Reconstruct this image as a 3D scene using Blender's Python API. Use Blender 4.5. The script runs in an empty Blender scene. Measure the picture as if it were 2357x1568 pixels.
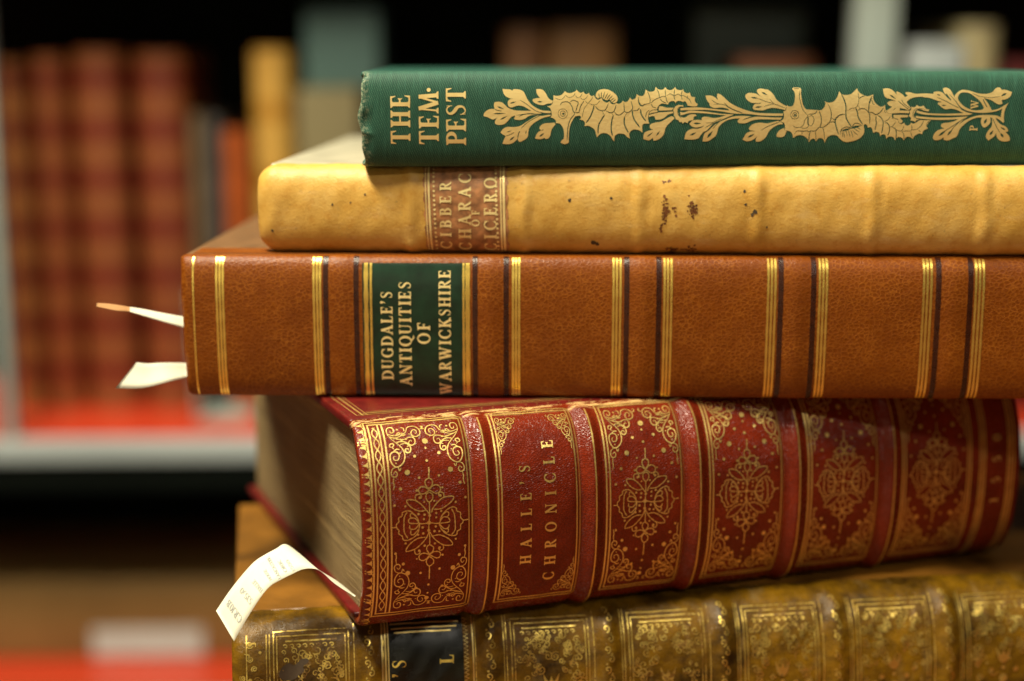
import bpy, bmesh, math, random
import numpy as np
from mathutils import Vector
from mathutils.geometry import delaunay_2d_cdt
random.seed(7)
RNG = np.random.RandomState(11)
sc = bpy.context.scene
COL = sc.collection
CM = 0.01

# ------------------------------------------------------------------ camera
CAMH = 111.0                       # camera height above the floor side of the table, cm
LENS = 50.0
FP = 2357 * LENS / 36.0            # focal length in pixels of a 2357 px wide picture
PITCH = math.radians(11.13)
CT, ST = math.cos(PITCH), math.sin(PITCH)
cam_d = bpy.data.cameras.new('camera')
cam = bpy.data.objects.new('camera', cam_d)
COL.objects.link(cam)
cam.location = (0, 0, CAMH * CM)
cam.rotation_euler = (math.radians(90) - PITCH, 0, 0)
cam_d.sensor_width = 36.0
cam_d.lens = LENS
cam_d.clip_start = 0.02
cam_d.clip_end = 60
cam_d.dof.use_dof = True
cam_d.dof.focus_distance = 0.592
cam_d.dof.aperture_fstop = 2.6
sc.camera = cam

# ------------------------------------------------------------------ world, lamps, exposure
w = bpy.data.worlds.new('World')
sc.world = w
w.use_nodes = True
bg = w.node_tree.nodes['Background']
bg.inputs[0].default_value = (1.0, 0.80, 0.55, 1)
bg.inputs[1].default_value = 0.008
sc.view_settings.view_transform = 'Standard'
sc.view_settings.look = 'None'
sc.view_settings.gamma = 1.0
sc.view_settings.exposure = 0.0


def area(name, loc, target, size, sizey, power, color):
    d = bpy.data.lights.new(name, 'AREA')
    d.shape = 'RECTANGLE'
    d.size = size * CM
    d.size_y = sizey * CM
    d.energy = power
    d.color = color
    o = bpy.data.objects.new(name, d)
    COL.objects.link(o)
    a = Vector(loc) * CM + Vector((0, 0, CAMH * CM))
    b = Vector(target) * CM + Vector((0, 0, CAMH * CM))
    o.location = a
    o.rotation_euler = (b - a).to_track_quat('-Z', 'Y').to_euler()
    return o


area('ceiling_or_fill_lamp', (-58, 26, 145), (0, 62, -12), 80, 26, 76, (1.0, 0.90, 0.68))
area('ceiling_or_fill_lamp', (79, -70, 116), (4, 60, -16), 20, 7, 6.0, (1.0, 0.93, 0.78))
area('ceiling_or_fill_lamp', (-60, -170, 38), (0, 62, -12), 150, 18, 4.6, (1.0, 0.86, 0.58))  # added low front fill to brighten the gilding, not on the ceiling
area('ceiling_or_fill_lamp', (-30, 92, 120), (-40, 150, -40), 140, 14, 8.5, (0.95, 1.0, 0.88))


# ------------------------------------------------------------------ helpers
def ray(px, py):
    x = (px - 1178.5) / FP
    z = (784.0 - py) / FP
    return (x, CT + z * ST, -ST + z * CT)


def at(px, py, Y):
    """point of the place seen at a pixel (2357 x 1568 grid), at depth Y; cm, relative to the camera height"""
    r = ray(px, py)
    k = Y / r[1]
    return (r[0] * k, Y, r[2] * k)


def proj(P):
    P = np.asarray(P, float)
    d = P[..., 1] * CT - P[..., 2] * ST
    up = P[..., 1] * ST + P[..., 2] * CT
    return np.stack([1178.5 + FP * P[..., 0] / d, 784.0 - FP * up / d], -1)


def tag(o, label=None, cat=None, group=None, kind=None):
    if label: o['label'] = label
    if cat: o['category'] = cat
    if group: o['group'] = group
    if kind: o['kind'] = kind
    return o


def empty(name, loc, rz=0):
    o = bpy.data.objects.new(name, None)
    COL.objects.link(o)
    o.location = (loc[0] * CM, loc[1] * CM, (loc[2] + CAMH) * CM)
    o.rotation_euler = (0, 0, rz)
    o.empty_display_size = 0.02
    return o


def mesh_obj(name, verts, faces, mat, parent=None, uvs=None, smooth=False, absolute=False):
    """verts in cm (local to parent); uvs one per vertex (cm)"""
    me = bpy.data.meshes.new(name)
    V = np.asarray(verts, float) * CM
    if absolute and parent is None:
        V = V + np.array([0, 0, CAMH * CM])
    me.from_pydata([tuple(p) for p in V], [], [tuple(f) for f in faces])
    me.update()
    ul = me.uv_layers.new(name='UVMap')
    if uvs is not None:
        li = np.zeros(len(me.loops), dtype=np.int32)
        me.loops.foreach_get('vertex_index', li)
        ul.data.foreach_set('uv', np.asarray(uvs, float)[li].ravel())
    else:
        for p in me.polygons:
            n = p.normal
            ax = max(range(3), key=lambda i: abs(n[i]))
            for l in p.loop_indices:
                c = V[me.loops[l].vertex_index] / CM
                ul.data[l].uv = (c[0], c[1]) if ax == 2 else ((c[0], c[2]) if ax == 1 else (c[1], c[2]))
    if smooth:
        for p in me.polygons: p.use_smooth = True
    me.materials.append(mat)
    o = bpy.data.objects.new(name, me)
    COL.objects.link(o)
    if parent: o.parent = parent
    return o


def rbox(name, x0, x1, y0, y1, z0, z1, r, mat, parent=None, seg=3, absolute=False, sub=0, wob=0.0, fn=None):
    bm = bmesh.new()
    bmesh.ops.create_cube(bm, size=1)
    for v in bm.verts:
        v.co = Vector((x0 if v.co.x < 0 else x1, y0 if v.co.y < 0 else y1, z0 if v.co.z < 0 else z1))
    if r > 0:
        bmesh.ops.bevel(bm, geom=list(bm.edges), offset=r, segments=seg, profile=0.5, affect='EDGES')
    if sub:
        bmesh.ops.subdivide_edges(bm, edges=[e for e in bm.edges if e.calc_length() > 2], cuts=sub, use_grid_fill=True)
    bm.normal_update()
    V = [v.co.copy() for v in bm.verts]
    if fn: V = [fn(v) for v in V]
    F = [[v.index for v in f.verts] for f in bm.faces]
    for i, v in enumerate(bm.verts): v.index = i
    F = [[v.index for v in f.verts] for f in bm.faces]
    bm.free()
    return mesh_obj(name, V, F, mat, parent, smooth=(r > 0), absolute=absolute)


# ------------------------------------------------------------------ node materials
class NT:
    def __init__(s, name):
        s.m = bpy.data.materials.new(name)
        s.m.use_nodes = True
        s.t = s.m.node_tree
        s.t.nodes.clear()
        s.out = s.t.nodes.new('ShaderNodeOutputMaterial')
        s.b = s.t.nodes.new('ShaderNodeBsdfPrincipled')
        s.t.links.new(s.b.outputs[0], s.out.inputs[0])
        s.uv = s.t.nodes.new('ShaderNodeUVMap').outputs[0]
        s.sep = None

    def set(s, inp, v):
        if isinstance(v, (int, float)): inp.default_value = v
        elif isinstance(v, (tuple, list)): inp.default_value = tuple(v) + ((1,) if len(v) == 3 and inp.type == 'RGBA' else ())
        else: s.t.links.new(v, inp)

    def p(s, name, v): s.set(s.b.inputs[name], v)

    def n(s, typ, **kw):
        return s.t.nodes.new(typ)

    def scale(s, vec, sx, sy, sz=1):
        q = s.n('ShaderNodeMapping')
        s.set(q.inputs[0], vec)
        q.inputs['Scale'].default_value = (sx, sy, sz)
        return q.outputs[0]

    def noise(s, scale, detail=3, rough=0.5, vec=None, dist=0.0, w=None):
        q = s.n('ShaderNodeTexNoise')
        s.set(q.inputs['Vector'], vec if vec is not None else s.uv)
        q.inputs['Scale'].default_value = scale
        q.inputs['Detail'].default_value = detail
        q.inputs['Roughness'].default_value = rough
        q.inputs['Distortion'].default_value = dist
        return q.outputs[0]

    def vor(s, scale, feature='F1', vec=None, rnd=1.0):
        q = s.n('ShaderNodeTexVoronoi')
        q.feature = feature
        s.set(q.inputs['Vector'], vec if vec is not None else s.uv)
        q.inputs['Scale'].default_value = scale
        q.inputs['Randomness'].default_value = rnd
        return q.outputs['Distance']

    def ramp(s, fac, pts, interp='LINEAR'):
        q = s.n('ShaderNodeValToRGB')
        s.set(q.inputs[0], fac)
        q.color_ramp.interpolation = interp
        e = q.color_ramp.elements
        while len(e) < len(pts): e.new(0.5)
        for k, (p, c) in enumerate(pts):
            e[k].position = p
            e[k].color = (c, c, c, 1) if isinstance(c, (int, float)) else tuple(c) + (1,)
        return q.outputs[0]

    def mix(s, fac, a, b, mode='MIX'):
        q = s.n('ShaderNodeMix')
        q.data_type = 'RGBA'
        q.blend_type = mode
        s.set(q.inputs[0], fac)
        s.set(q.inputs[6], a)
        s.set(q.inputs[7], b)
        return q.outputs[2]

    def math(s, op, a, b=0.0, c=None):
        q = s.n('ShaderNodeMath')
        q.operation = op
        s.set(q.inputs[0], a)
        s.set(q.inputs[1], b)
        if c is not None: s.set(q.inputs[2], c)
        return q.outputs[0]

    def xy(s):
        if s.sep is None:
            q = s.n('ShaderNodeSeparateXYZ')
            s.set(q.inputs[0], s.uv)
            s.sep = (q.outputs[0], q.outputs[1])
        return s.sep

    def warp(s, scale, amt):
        q = s.n('ShaderNodeTexNoise')
        s.set(q.inputs['Vector'], s.uv)
        q.inputs['Scale'].default_value = scale
        a = s.n('ShaderNodeVectorMath'); a.operation = 'SCALE'
        s.set(a.inputs[0], q.outputs[1]); a.inputs['Scale'].default_value = amt
        b = s.n('ShaderNodeVectorMath'); b.operation = 'ADD'
        s.set(b.inputs[0], s.uv); s.set(b.inputs[1], a.outputs[0])
        return b.outputs[0]

    def bump(s, h, strength, dist=0.0003, prev=None):
        q = s.n('ShaderNodeBump')
        q.inputs['Strength'].default_value = strength
        q.inputs['Distance'].default_value = dist
        s.set(q.inputs['Height'], h)
        if prev is not None: s.set(q.inputs['Normal'], prev)
        s.set(s.b.inputs['Normal'], q.outputs[0])
        return q.outputs[0]


def mat_plain(name, col, rough=0.6, var=0.15, scale=0.6, metallic=0.0, bump=0.15, spec=0.5):
    s = NT(name)
    nz = s.noise(scale, 4)
    dark = tuple(c * (1 - var * 1.6) for c in col)
    light = tuple(min(1, c * (1 + var)) for c in col)
    s.p('Base Color', s.ramp(nz, [(0.3, dark), (0.7, light)]))
    s.p('Roughness', rough)
    s.p('Metallic', metallic)
    s.p('Specular IOR Level', spec)
    s.bump(s.noise(scale * 14, 4), bump, 0.0004)
    return s.m


def mat_green_cloth(name):
    s = NT(name)
    U, V = s.xy()
    a = s.math('SINE', s.math('MULTIPLY', s.math('ADD', U, s.math('MULTIPLY', V, 0.5)), 2 * math.pi * 9.5))
    b = s.math('SINE', s.math('MULTIPLY', s.math('SUBTRACT', V, s.math('MULTIPLY', U, 0.12)), 2 * math.pi * 8.8))
    d = s.math('MULTIPLY', a, b)
    nz = s.noise(26, 2)
    fleck = s.ramp(s.math('ADD', s.math('MULTIPLY', d, 0.5), s.math('MULTIPLY', nz, 0.55)), [(0.44, 0.0), (0.76, 1.0)])
    thread = s.noise(1.0, 3, 0.6, s.scale(s.uv, 14, 0.7))
    base = s.ramp(s.noise(0.5, 4), [(0.3, (0.004, 0.044, 0.028)), (0.7, (0.008, 0.066, 0.043))])
    base = s.mix(s.ramp(thread, [(0.45, 0.0), (0.8, 0.35)]), base, (0.06, 0.22, 0.15))
    col = s.mix(s.math('MULTIPLY', fleck, 0.6), base, (0.17, 0.36, 0.19))
    # wear on the head cap and along the edges of the spine
    e1 = s.ramp(s.math('ADD', s.math('MULTIPLY', U, 1.0), s.math('MULTIPLY', s.noise(3.2, 4, 0.65), 0.9)), [(0.40, 1.0), (0.85, 0.0)])
    wear = s.math('MULTIPLY', e1, s.ramp(s.noise(7, 3, 0.7), [(0.45, 0.0), (0.62, 1.0)]))
    col = s.mix(s.math('MULTIPLY', wear, 0.75), col, (0.50, 0.52, 0.33))
    s.p('Base Color', col)
    s.p('Roughness', 0.55)
    s.p('Specular IOR Level', 0.2)
    s.p('Sheen Weight', 0.15)
    s.bump(s.math('MULTIPLY', d, 0.5), 0.35, 0.0002)
    return s.m


def mat_vellum(name):
    s = NT(name)
    U, V = s.xy()
    big = s.noise(0.35, 5, 0.6)
    col = s.ramp(big, [(0.30, (0.54, 0.30, 0.045)), (0.52, (0.66, 0.40, 0.085)), (0.75, (0.75, 0.51, 0.15))])
    mott = s.noise(2.2, 6, 0.7)
    col = s.mix(s.ramp(mott, [(0.50, 0.0), (0.66, 0.50)]), col, (0.50, 0.22, 0.018))
    col = s.mix(s.ramp(s.noise(1.0, 4, 0.6, s.scale(s.uv, 0.6, 1.6)), [(0.56, 0.0), (0.74, 0.25)]), col, (0.80, 0.62, 0.30))
    gr = s.math('MULTIPLY', s.ramp(s.noise(0.9, 3, 0.5), [(0.50, 0.0), (0.62, 1.0)]), s.ramp(s.noise(5.5, 5, 0.75), [(0.56, 0.0), (0.70, 0.6)]))
    col = s.mix(gr, col, (0.20, 0.15, 0.07))
    spots = s.ramp(s.vor(1.15, 'F1'), [(0.030, 1.0), (0.055, 0.0)])
    sm = s.ramp(s.noise(1.3, 2), [(0.46, 0.0), (0.52, 1.0)])
    col = s.mix(s.math('MULTIPLY', s.math('MULTIPLY', spots, sm), 0.3), col, (0.06, 0.045, 0.02))
    s.p('Base Color', col)
    s.p('Roughness', 0.42)
    s.p('Specular IOR Level', 0.45)
    s.p('Subsurface Weight', 0.0)
    n1 = s.bump(s.noise(0.9, 3, 0.5), 0.35, 0.0012)
    s.bump(s.noise(9, 5, 0.7), 0.55, 0.0004, n1)
    return s.m


def mat_brown_leather(name, cell=5.6, cool=1.0):
    s = NT(name)
    wv = s.warp(2.0, 0.16)
    wv = s.scale(wv, 0.85, 1.1)
    d = s.vor(cell * 1.0, 'DISTANCE_TO_EDGE', wv)
    d2 = s.vor(cell * 2.1, 'DISTANCE_TO_EDGE', wv)
    edge = s.ramp(d, [(0.0, 1.0), (0.06, 0.5), (0.16, 0.0)])
    lo = s.noise(0.28, 5, 0.6)
    base = s.ramp(lo, [(0.3, (0.150, 0.034, 0.001)), (0.7, (0.215, 0.052, 0.001))])
    base = s.mix(s.ramp(s.noise(3.2, 4, 0.6), [(0.45, 0.0), (0.75, 0.35)]), base, (0.15, 0.035, 0.006))
    col = s.mix(s.math('MULTIPLY', edge, s.ramp(s.noise(0.8, 3), [(0.35, 0.15), (0.65, 0.72)])), base, (0.38, 0.125, 0.011))
    s.p('Base Color', col)
    s.p('Roughness', s.ramp(s.noise(9, 3), [(0.3, 0.34), (0.7, 0.48)]))
    s.p('Specular IOR Level', 0.26)
    n1 = s.bump(s.ramp(s.math('ADD', s.math('MULTIPLY', d, 0.75), s.math('MULTIPLY', d2, 0.5)), [(0.0, 0.0), (0.25, 1.0)]), 0.30, 0.0003)
    s.bump(s.noise(3.0, 3), 0.2, 0.001, n1)
    return s.m


def mat_red_leather(name):
    s = NT(name)
    U, V = s.xy()
    wv = s.warp(3.0, 0.10)
    d = s.vor(9.5, 'DISTANCE_TO_EDGE', s.scale(wv, 0.8, 1.25))
    pit = s.vor(16, 'F1', wv)
    base = s.ramp(s.noise(0.6, 5, 0.6), [(0.3, (0.125, 0.012, 0.003)), (0.7, (0.225, 0.022, 0.004))])
    col = s.mix(s.ramp(d, [(0.0, 0.55), (0.10, 0.0)]), base, (0.040, 0.004, 0.004))
    col = s.mix(s.ramp(s.noise(1.6, 3), [(0.5, 0.0), (0.8, 0.4)]), col, (0.22, 0.022, 0.009))
    # hinge rubbed to the pale skin under the dye
    m = s.math('MULTIPLY', s.ramp(V, [(0.0, 1.0), (0.50, 1.0), (0.85, 0.0)]), s.ramp(s.noise(1.5, 5, 0.75, s.scale(s.uv, 0.55, 2.0)), [(0.50, 0.0), (0.54, 1.0)]))
    onsp = s.math('LESS_THAN', V, 0.9)
    col = s.mix(s.math('MULTIPLY', m, onsp), col, (0.66, 0.42, 0.17))
    s.p('Base Color', col)
    s.p('Roughness', s.ramp(s.noise(5, 3), [(0.3, 0.22), (0.7, 0.30)]))
    s.p('Specular IOR Level', 0.34)
    n1 = s.bump(s.ramp(d, [(0.0, 0.0), (0.22, 1.0)]), 0.38, 0.0003)
    s.bump(s.math('MULTIPLY', s.noise(4.0, 3, 0.5), 1.0), 0.2, 0.0009, n1)
    return s.m


def mat_calf(name):
    s = NT(name)
    big = s.noise(0.35, 5, 0.65)
    col = s.ramp(big, [(0.34, (0.026, 0.013, 0.002)), (0.48, (0.125, 0.062, 0.003)), (0.68, (0.27, 0.135, 0.005))])
    col = s.mix(s.ramp(s.noise(1.3, 5, 0.7), [(0.5, 0.0), (0.72, 0.75)]), col, (0.045, 0.022, 0.006))
    col = s.mix(s.ramp(s.noise(0.8, 4, 0.6, s.scale(s.uv, 1.0, 0.35)), [(0.58, 0.0), (0.72, 0.4)]), col, (0.28, 0.20, 0.09))
    s.p('Base Color', col)
    s.p('Specular IOR Level', 0.3)
    s.p('Roughness', s.ramp(s.noise(2.5, 3), [(0.3, 0.22), (0.7, 0.42)]))
    n1 = s.bump(s.noise(2.4, 5, 0.65), 0.45, 0.0011)
    s.bump(s.noise(12, 4, 0.7), 0.5, 0.0004, n1)
    return s.m


def mat_gold(name, col=(0.95, 0.60, 0.17), rough=0.38, worn=0.0, under=(0.12, 0.01, 0.006), scale=6.0, met=0.88):
    s = NT(name)
    nz = s.noise(scale * 2.2, 4, 0.7)
    g = s.mix(s.ramp(s.noise(scale * 0.3, 3), [(0.35, 0.0), (0.7, 0.5)]), col, (col[0] * 0.80, col[1] * 0.70, col[2] * 0.55))
    f = s.ramp(s.math('ADD', s.math('MULTIPLY', nz, 0.6), s.math('MULTIPLY', s.noise(scale * 0.25, 3), 0.4)),
               [(0.26 + worn * 0.30, 1.0), (0.32 + worn * 0.36, 0.0)])
    s.p('Base Color', s.mix(f, g, under))
    s.p('Metallic', s.math('MULTIPLY', s.math('SUBTRACT', 1.0, f), met))
    s.p('Roughness', s.ramp(s.noise(scale * 3, 2), [(0.3, rough - 0.08), (0.7, rough + 0.10)]))
    s.bump(s.noise(scale * 3.0, 3), 0.35, 0.00025)
    return s.m


def mat_pages(name, c1, c2, scale=26):
    s = NT(name)
    wv = s.warp(0.16, 0.9)
    st = s.noise(1.0, 6, 0.75, s.scale(wv, 0.10, scale))
    st2 = s.noise(1.0, 3, 0.6, s.scale(wv, 0.07, 5.5))
    st3 = s.noise(0.25, 3, 0.5)
    col = s.ramp(s.math('ADD', s.math('MULTIPLY', st, 0.45), s.math('ADD', s.math('MULTIPLY', st2, 0.35), s.math('MULTIPLY', st3, 0.2))), [(0.38, c1), (0.62, c2)])
    hl = s.ramp(st2, [(0.62, 0.0), (0.66, 1.0), (0.69, 0.0)])
    col = s.mix(s.math('MULTIPLY', hl, 0.8), col, tuple(min(1, c * 2.1) for c in c2))
    gap = s.ramp(st, [(0.30, 1.0), (0.38, 0.0)])
    col = s.mix(s.math('MULTIPLY', gap, 0.7), col, tuple(c * 0.25 for c in c1))
    s.p('Base Color', col)
    s.p('Roughness', 0.5)
    s.bump(s.math('ADD', st, s.math('MULTIPLY', st2, 1.5)), 0.9, 0.0010)
    return s.m


def mat_paper(name, col=(0.70, 0.68, 0.54)):
    s = NT(name)
    s.p('Base Color', s.ramp(s.noise(0.8, 4), [(0.3, tuple(c * 0.94 for c in col)), (0.7, col)]))
    s.p('Roughness', 0.8)
    s.p('Specular IOR Level', 0.2)
    s.bump(s.noise(8, 4), 0.15, 0.0003)
    return s.m


def mat_banded(name, leather, gilt, z0, period, duty, phase=0.0):
    """book spine with gilt compartments between plain leather bands; V is the height in cm"""
    s = NT(name)
    U, V = s.xy()
    f = s.math('FRACT', s.math('ADD', s.math('DIVIDE', s.math('SUBTRACT', V, z0), period), phase))
    on = s.math('LESS_THAN', f, duty)
    nz = s.ramp(s.noise(2.4, 4, 0.7), [(0.38, 0.15), (0.62, 0.95)])
    lc = s.mix(s.noise(0.5, 3), leather, tuple(c * 0.6 for c in leather))
    s.p('Base Color', s.mix(s.math('MULTIPLY', s.math('MULTIPLY', on, nz), 0.6), lc, gilt))
    s.p('Metallic', 0.0)
    s.p('Roughness', 0.42)
    s.bump(s.noise(4, 4), 0.4, 0.0008)
    return s.m


# ------------------------------------------------------------------ curved spine surface
class Surf:
    """spine of a book lying flat: u runs along the spine, v is the arc length from the upper hinge to the lower one"""

    def __init__(s, O, alpha, L, T, a, n, bands=(), disp=None, endr=0.0):
        s.O, s.al, s.L, s.T, s.a, s.nx, s.bands, s.dispf, s.endr = O, alpha, L, T, a, n, bands, disp, endr
        ph = np.linspace(math.pi / 2, -math.pi / 2, 1601)
        c, sn = np.cos(ph), np.sin(ph)
        e = 2.0 / n
        z = T / 2 + T / 2 * np.sign(sn) * np.abs(sn) ** e
        y = a - a * np.abs(c) ** e
        v = np.concatenate([[0], np.cumsum(np.hypot(np.diff(y), np.diff(z)))])
        k = np.linspace(0, v[-1], 801)
        s.v = k
        s.y = np.interp(k, v, y)
        s.z = np.interp(k, v, z)
        ty, tz = np.gradient(s.y, k), np.gradient(s.z, k)
        ny, nz = tz, -ty          # rotate tangent
        sgn = np.sign(-(ny[400]))
        ny, nz = ny * sgn, nz * sgn
        l = np.hypot(ny, nz)
        s.ny, s.nz = ny / l, nz / l
        s.LV = k[-1]

    def local(s, u, v, h=0.0):
        u = np.asarray(u, float); v = np.asarray(v, float)
        y = np.interp(v, s.v, s.y); z = np.interp(v, s.v, s.z)
        ny = np.interp(v, s.v, s.ny); nz = np.interp(v, s.v, s.nz)
        off = np.zeros_like(u) + h
        for (c, hw, ht) in s.bands:
            t = np.clip(1 - np.abs(u - c) / hw, 0, 1)
            fade = np.clip(np.minimum(v, s.LV - v) / (0.16 * s.LV), 0, 1)
            off = off + ht * (t * t * (3 - 2 * t)) * (0.12 + 0.88 * fade)
        if s.endr > 0:
            q = np.clip(s.endr - u, 0, s.endr * 0.999)
            off = off - (s.endr - np.sqrt(s.endr ** 2 - q ** 2))
        x = u + 0
        if s.dispf is not None:
            dx, dn = s.dispf(u, v, s)
            x = x + dx; off = off + dn
        return np.stack([x, y + ny * off, z + nz * off], -1)

    def world(s, u, v, h=0.0):
        P = s.local(u, v, h)
        ca, sa = math.cos(s.al), math.sin(s.al)
        return np.stack([s.O[0] + ca * P[..., 0] - sa * P[..., 1], s.O[1] + sa * P[..., 0] + ca * P[..., 1], s.O[2] + P[..., 2]], -1)

    def inv(s, pts):
        """spine coordinates (u, v) of points given on the 2357 px wide grid"""
        pts = np.asarray(pts, float).reshape(-1, 2)
        gu, gv = np.meshgrid(np.linspace(0.0, s.L, 50), np.linspace(0.06 * s.LV, 0.94 * s.LV, 26), indexing='ij')
        gp = proj(s.world(gu, gv)).reshape(-1, 2)
        gu, gv = gu.ravel(), gv.ravel()
        i = np.array([np.argmin(((gp - p) ** 2).sum(1)) for p in pts])
        u, v = gu[i].copy(), gv[i].copy()
        for _ in range(14):
            p0 = proj(s.world(u, v)); e = 0.01
            pu = (proj(s.world(u + e, v)) - p0) / e
            pv = (proj(s.world(u, v + e)) - p0) / e
            r = pts - p0
            det = pu[:, 0] * pv[:, 1] - pu[:, 1] * pv[:, 0]
            det = np.where(np.abs(det) < 5, 5 * np.sign(det + 1e-9), det)
            du = (r[:, 0] * pv[:, 1] - r[:, 1] * pv[:, 0]) / det
            dv = (pu[:, 0] * r[:, 1] - pu[:, 1] * r[:, 0]) / det
            u = u + np.clip(du, -1, 1) * 0.9
            v = np.clip(v + np.clip(dv, -.8, .8) * 0.9, 0.02, s.LV - 0.02)
        return np.stack([u, v], -1)

    def src(s, pts):
        """the same from pixels of the 4054 px wide grid"""
        return s.inv(np.asarray(pts, float).reshape(-1, 2) * (2357 / 4054.0))

    def build(s, name, mat, parent, us, nv=110, thick=0.25):
        us = np.asarray(us); vs = np.linspace(0, s.LV, nv)
        U, V = np.meshgrid(us, vs, indexing='ij')
        A = s.local(U, V).reshape(-1, 3)
        B = s.local(U, V, -thick).reshape(-1, 3)
        nu = len(us); N = nu * nv
        F = []
        for i in range(nu - 1):
            for j in range(nv - 1):
                a, b, c, d = i * nv + j, (i + 1) * nv + j, (i + 1) * nv + j + 1, i * nv + j + 1
                F.append((a, b, c, d)); F.append((N + d, N + c, N + b, N + a))
        for j in range(nv - 1):
            F.append((j, j + 1, N + j + 1, N + j))
            k = (nu - 1) * nv
            F.append((k + j + 1, k + j, N + k + j, N + k + j + 1))
        for i in range(nu - 1):
            F.append(((i + 1) * nv, i * nv, N + i * nv, N + (i + 1) * nv))
            F.append((i * nv + nv - 1, (i + 1) * nv + nv - 1, N + (i + 1) * nv + nv - 1, N + i * nv + nv - 1))
        uv = np.stack([U.ravel(), V.ravel()], -1)
        o = mesh_obj(name, np.concatenate([A, B]), F, mat, parent, uvs=np.concatenate([uv, uv + 0.3]), smooth=True)
        return o


def useq(L, bands, step=0.35, fine=0.07, ends=0.6):
    u = [0.0]
    while u[-1] < L:
        x = u[-1]
        near = any(abs(x - c) < hw + 0.15 for c, hw, _ in bands) or x < ends
        u.append(min(L, x + (fine if near else step)))
    return u


# ------------------------------------------------------------------ drawing in (u, v)
def smooth_path(P, corner, closed=True, step=3):
    """Catmull-Rom between corner points"""
    n = len(P)
    out = []
    rng = n if closed else n - 1
    for i in range(rng):
        p1, p2 = P[i], P[(i + 1) % n]
        if closed or i > 0: p0 = P[(i - 1) % n]
        else: p0 = p1
        if closed or i < n - 2: p3 = P[(i + 2) % n]
        else: p3 = p2
        if corner[i]: p0 = p1 - (p2 - p1) * 0.3
        if corner[(i + 1) % n]: p3 = p2 + (p2 - p1) * 0.3
        m1 = (p2 - p0) * 0.5; m2 = (p3 - p1) * 0.5
        lim = np.linalg.norm(p2 - p1)
        for m in (m1, m2):
            q = np.linalg.norm(m)
            if q > lim * 1.3: m *= lim * 1.3 / q
        for k in range(step):
            t = k / step
            out.append((2 * t ** 3 - 3 * t ** 2 + 1) * p1 + (t ** 3 - 2 * t ** 2 + t) * m1 + (-2 * t ** 3 + 3 * t ** 2) * p2 + (t ** 3 - t ** 2) * m2)
    if not closed: out.append(P[-1])
    return np.array(out)


TILES = {1: 1900, 2: 2150, 3: 2450, 4: 2750, 5: 3050, 6: 3350, 7: 3654}
TS = 2357 / 400.0


def parse(txt, tile=None):
    P, C = [], []
    ox = TILES[tile] if tile else 0
    for tok in txt.split():
        if tok[0] == '@':
            ox = TILES[int(tok[1:])]; continue
        c = tok.endswith('!')
        x, y = tok.rstrip('!').split(',')
        P.append((ox + float(x) / TS, 320 + float(y) / TS)); C.append(c)
    return np.array(P), C


class Rib(np.ndarray):
    pass


def ribbon(C, wid):
    """stroke outline of a polyline; wid scalar or one per point"""
    C = np.asarray(C, float)
    t = np.gradient(C, axis=0)
    l = np.linalg.norm(t, axis=1, keepdims=True); l[l == 0] = 1
    t = t / l
    nrm = np.stack([-t[:, 1], t[:, 0]], -1)
    w = (np.zeros(len(C)) + wid)[:, None] / 2
    return np.concatenate([C + nrm * w, (C - nrm * w)[::-1]]).view(Rib)


def densify(P, step=0.3, closed=True):
    out = []
    n = len(P)
    for i in range(n if closed else n - 1):
        a, b = P[i], P[(i + 1) % n]
        k = max(1, int(math.ceil(np.linalg.norm(b - a) / step)))
        for j in range(k): out.append(a + (b - a) * j / k)
    if not closed: out.append(P[-1])
    return np.array(out)


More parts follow.
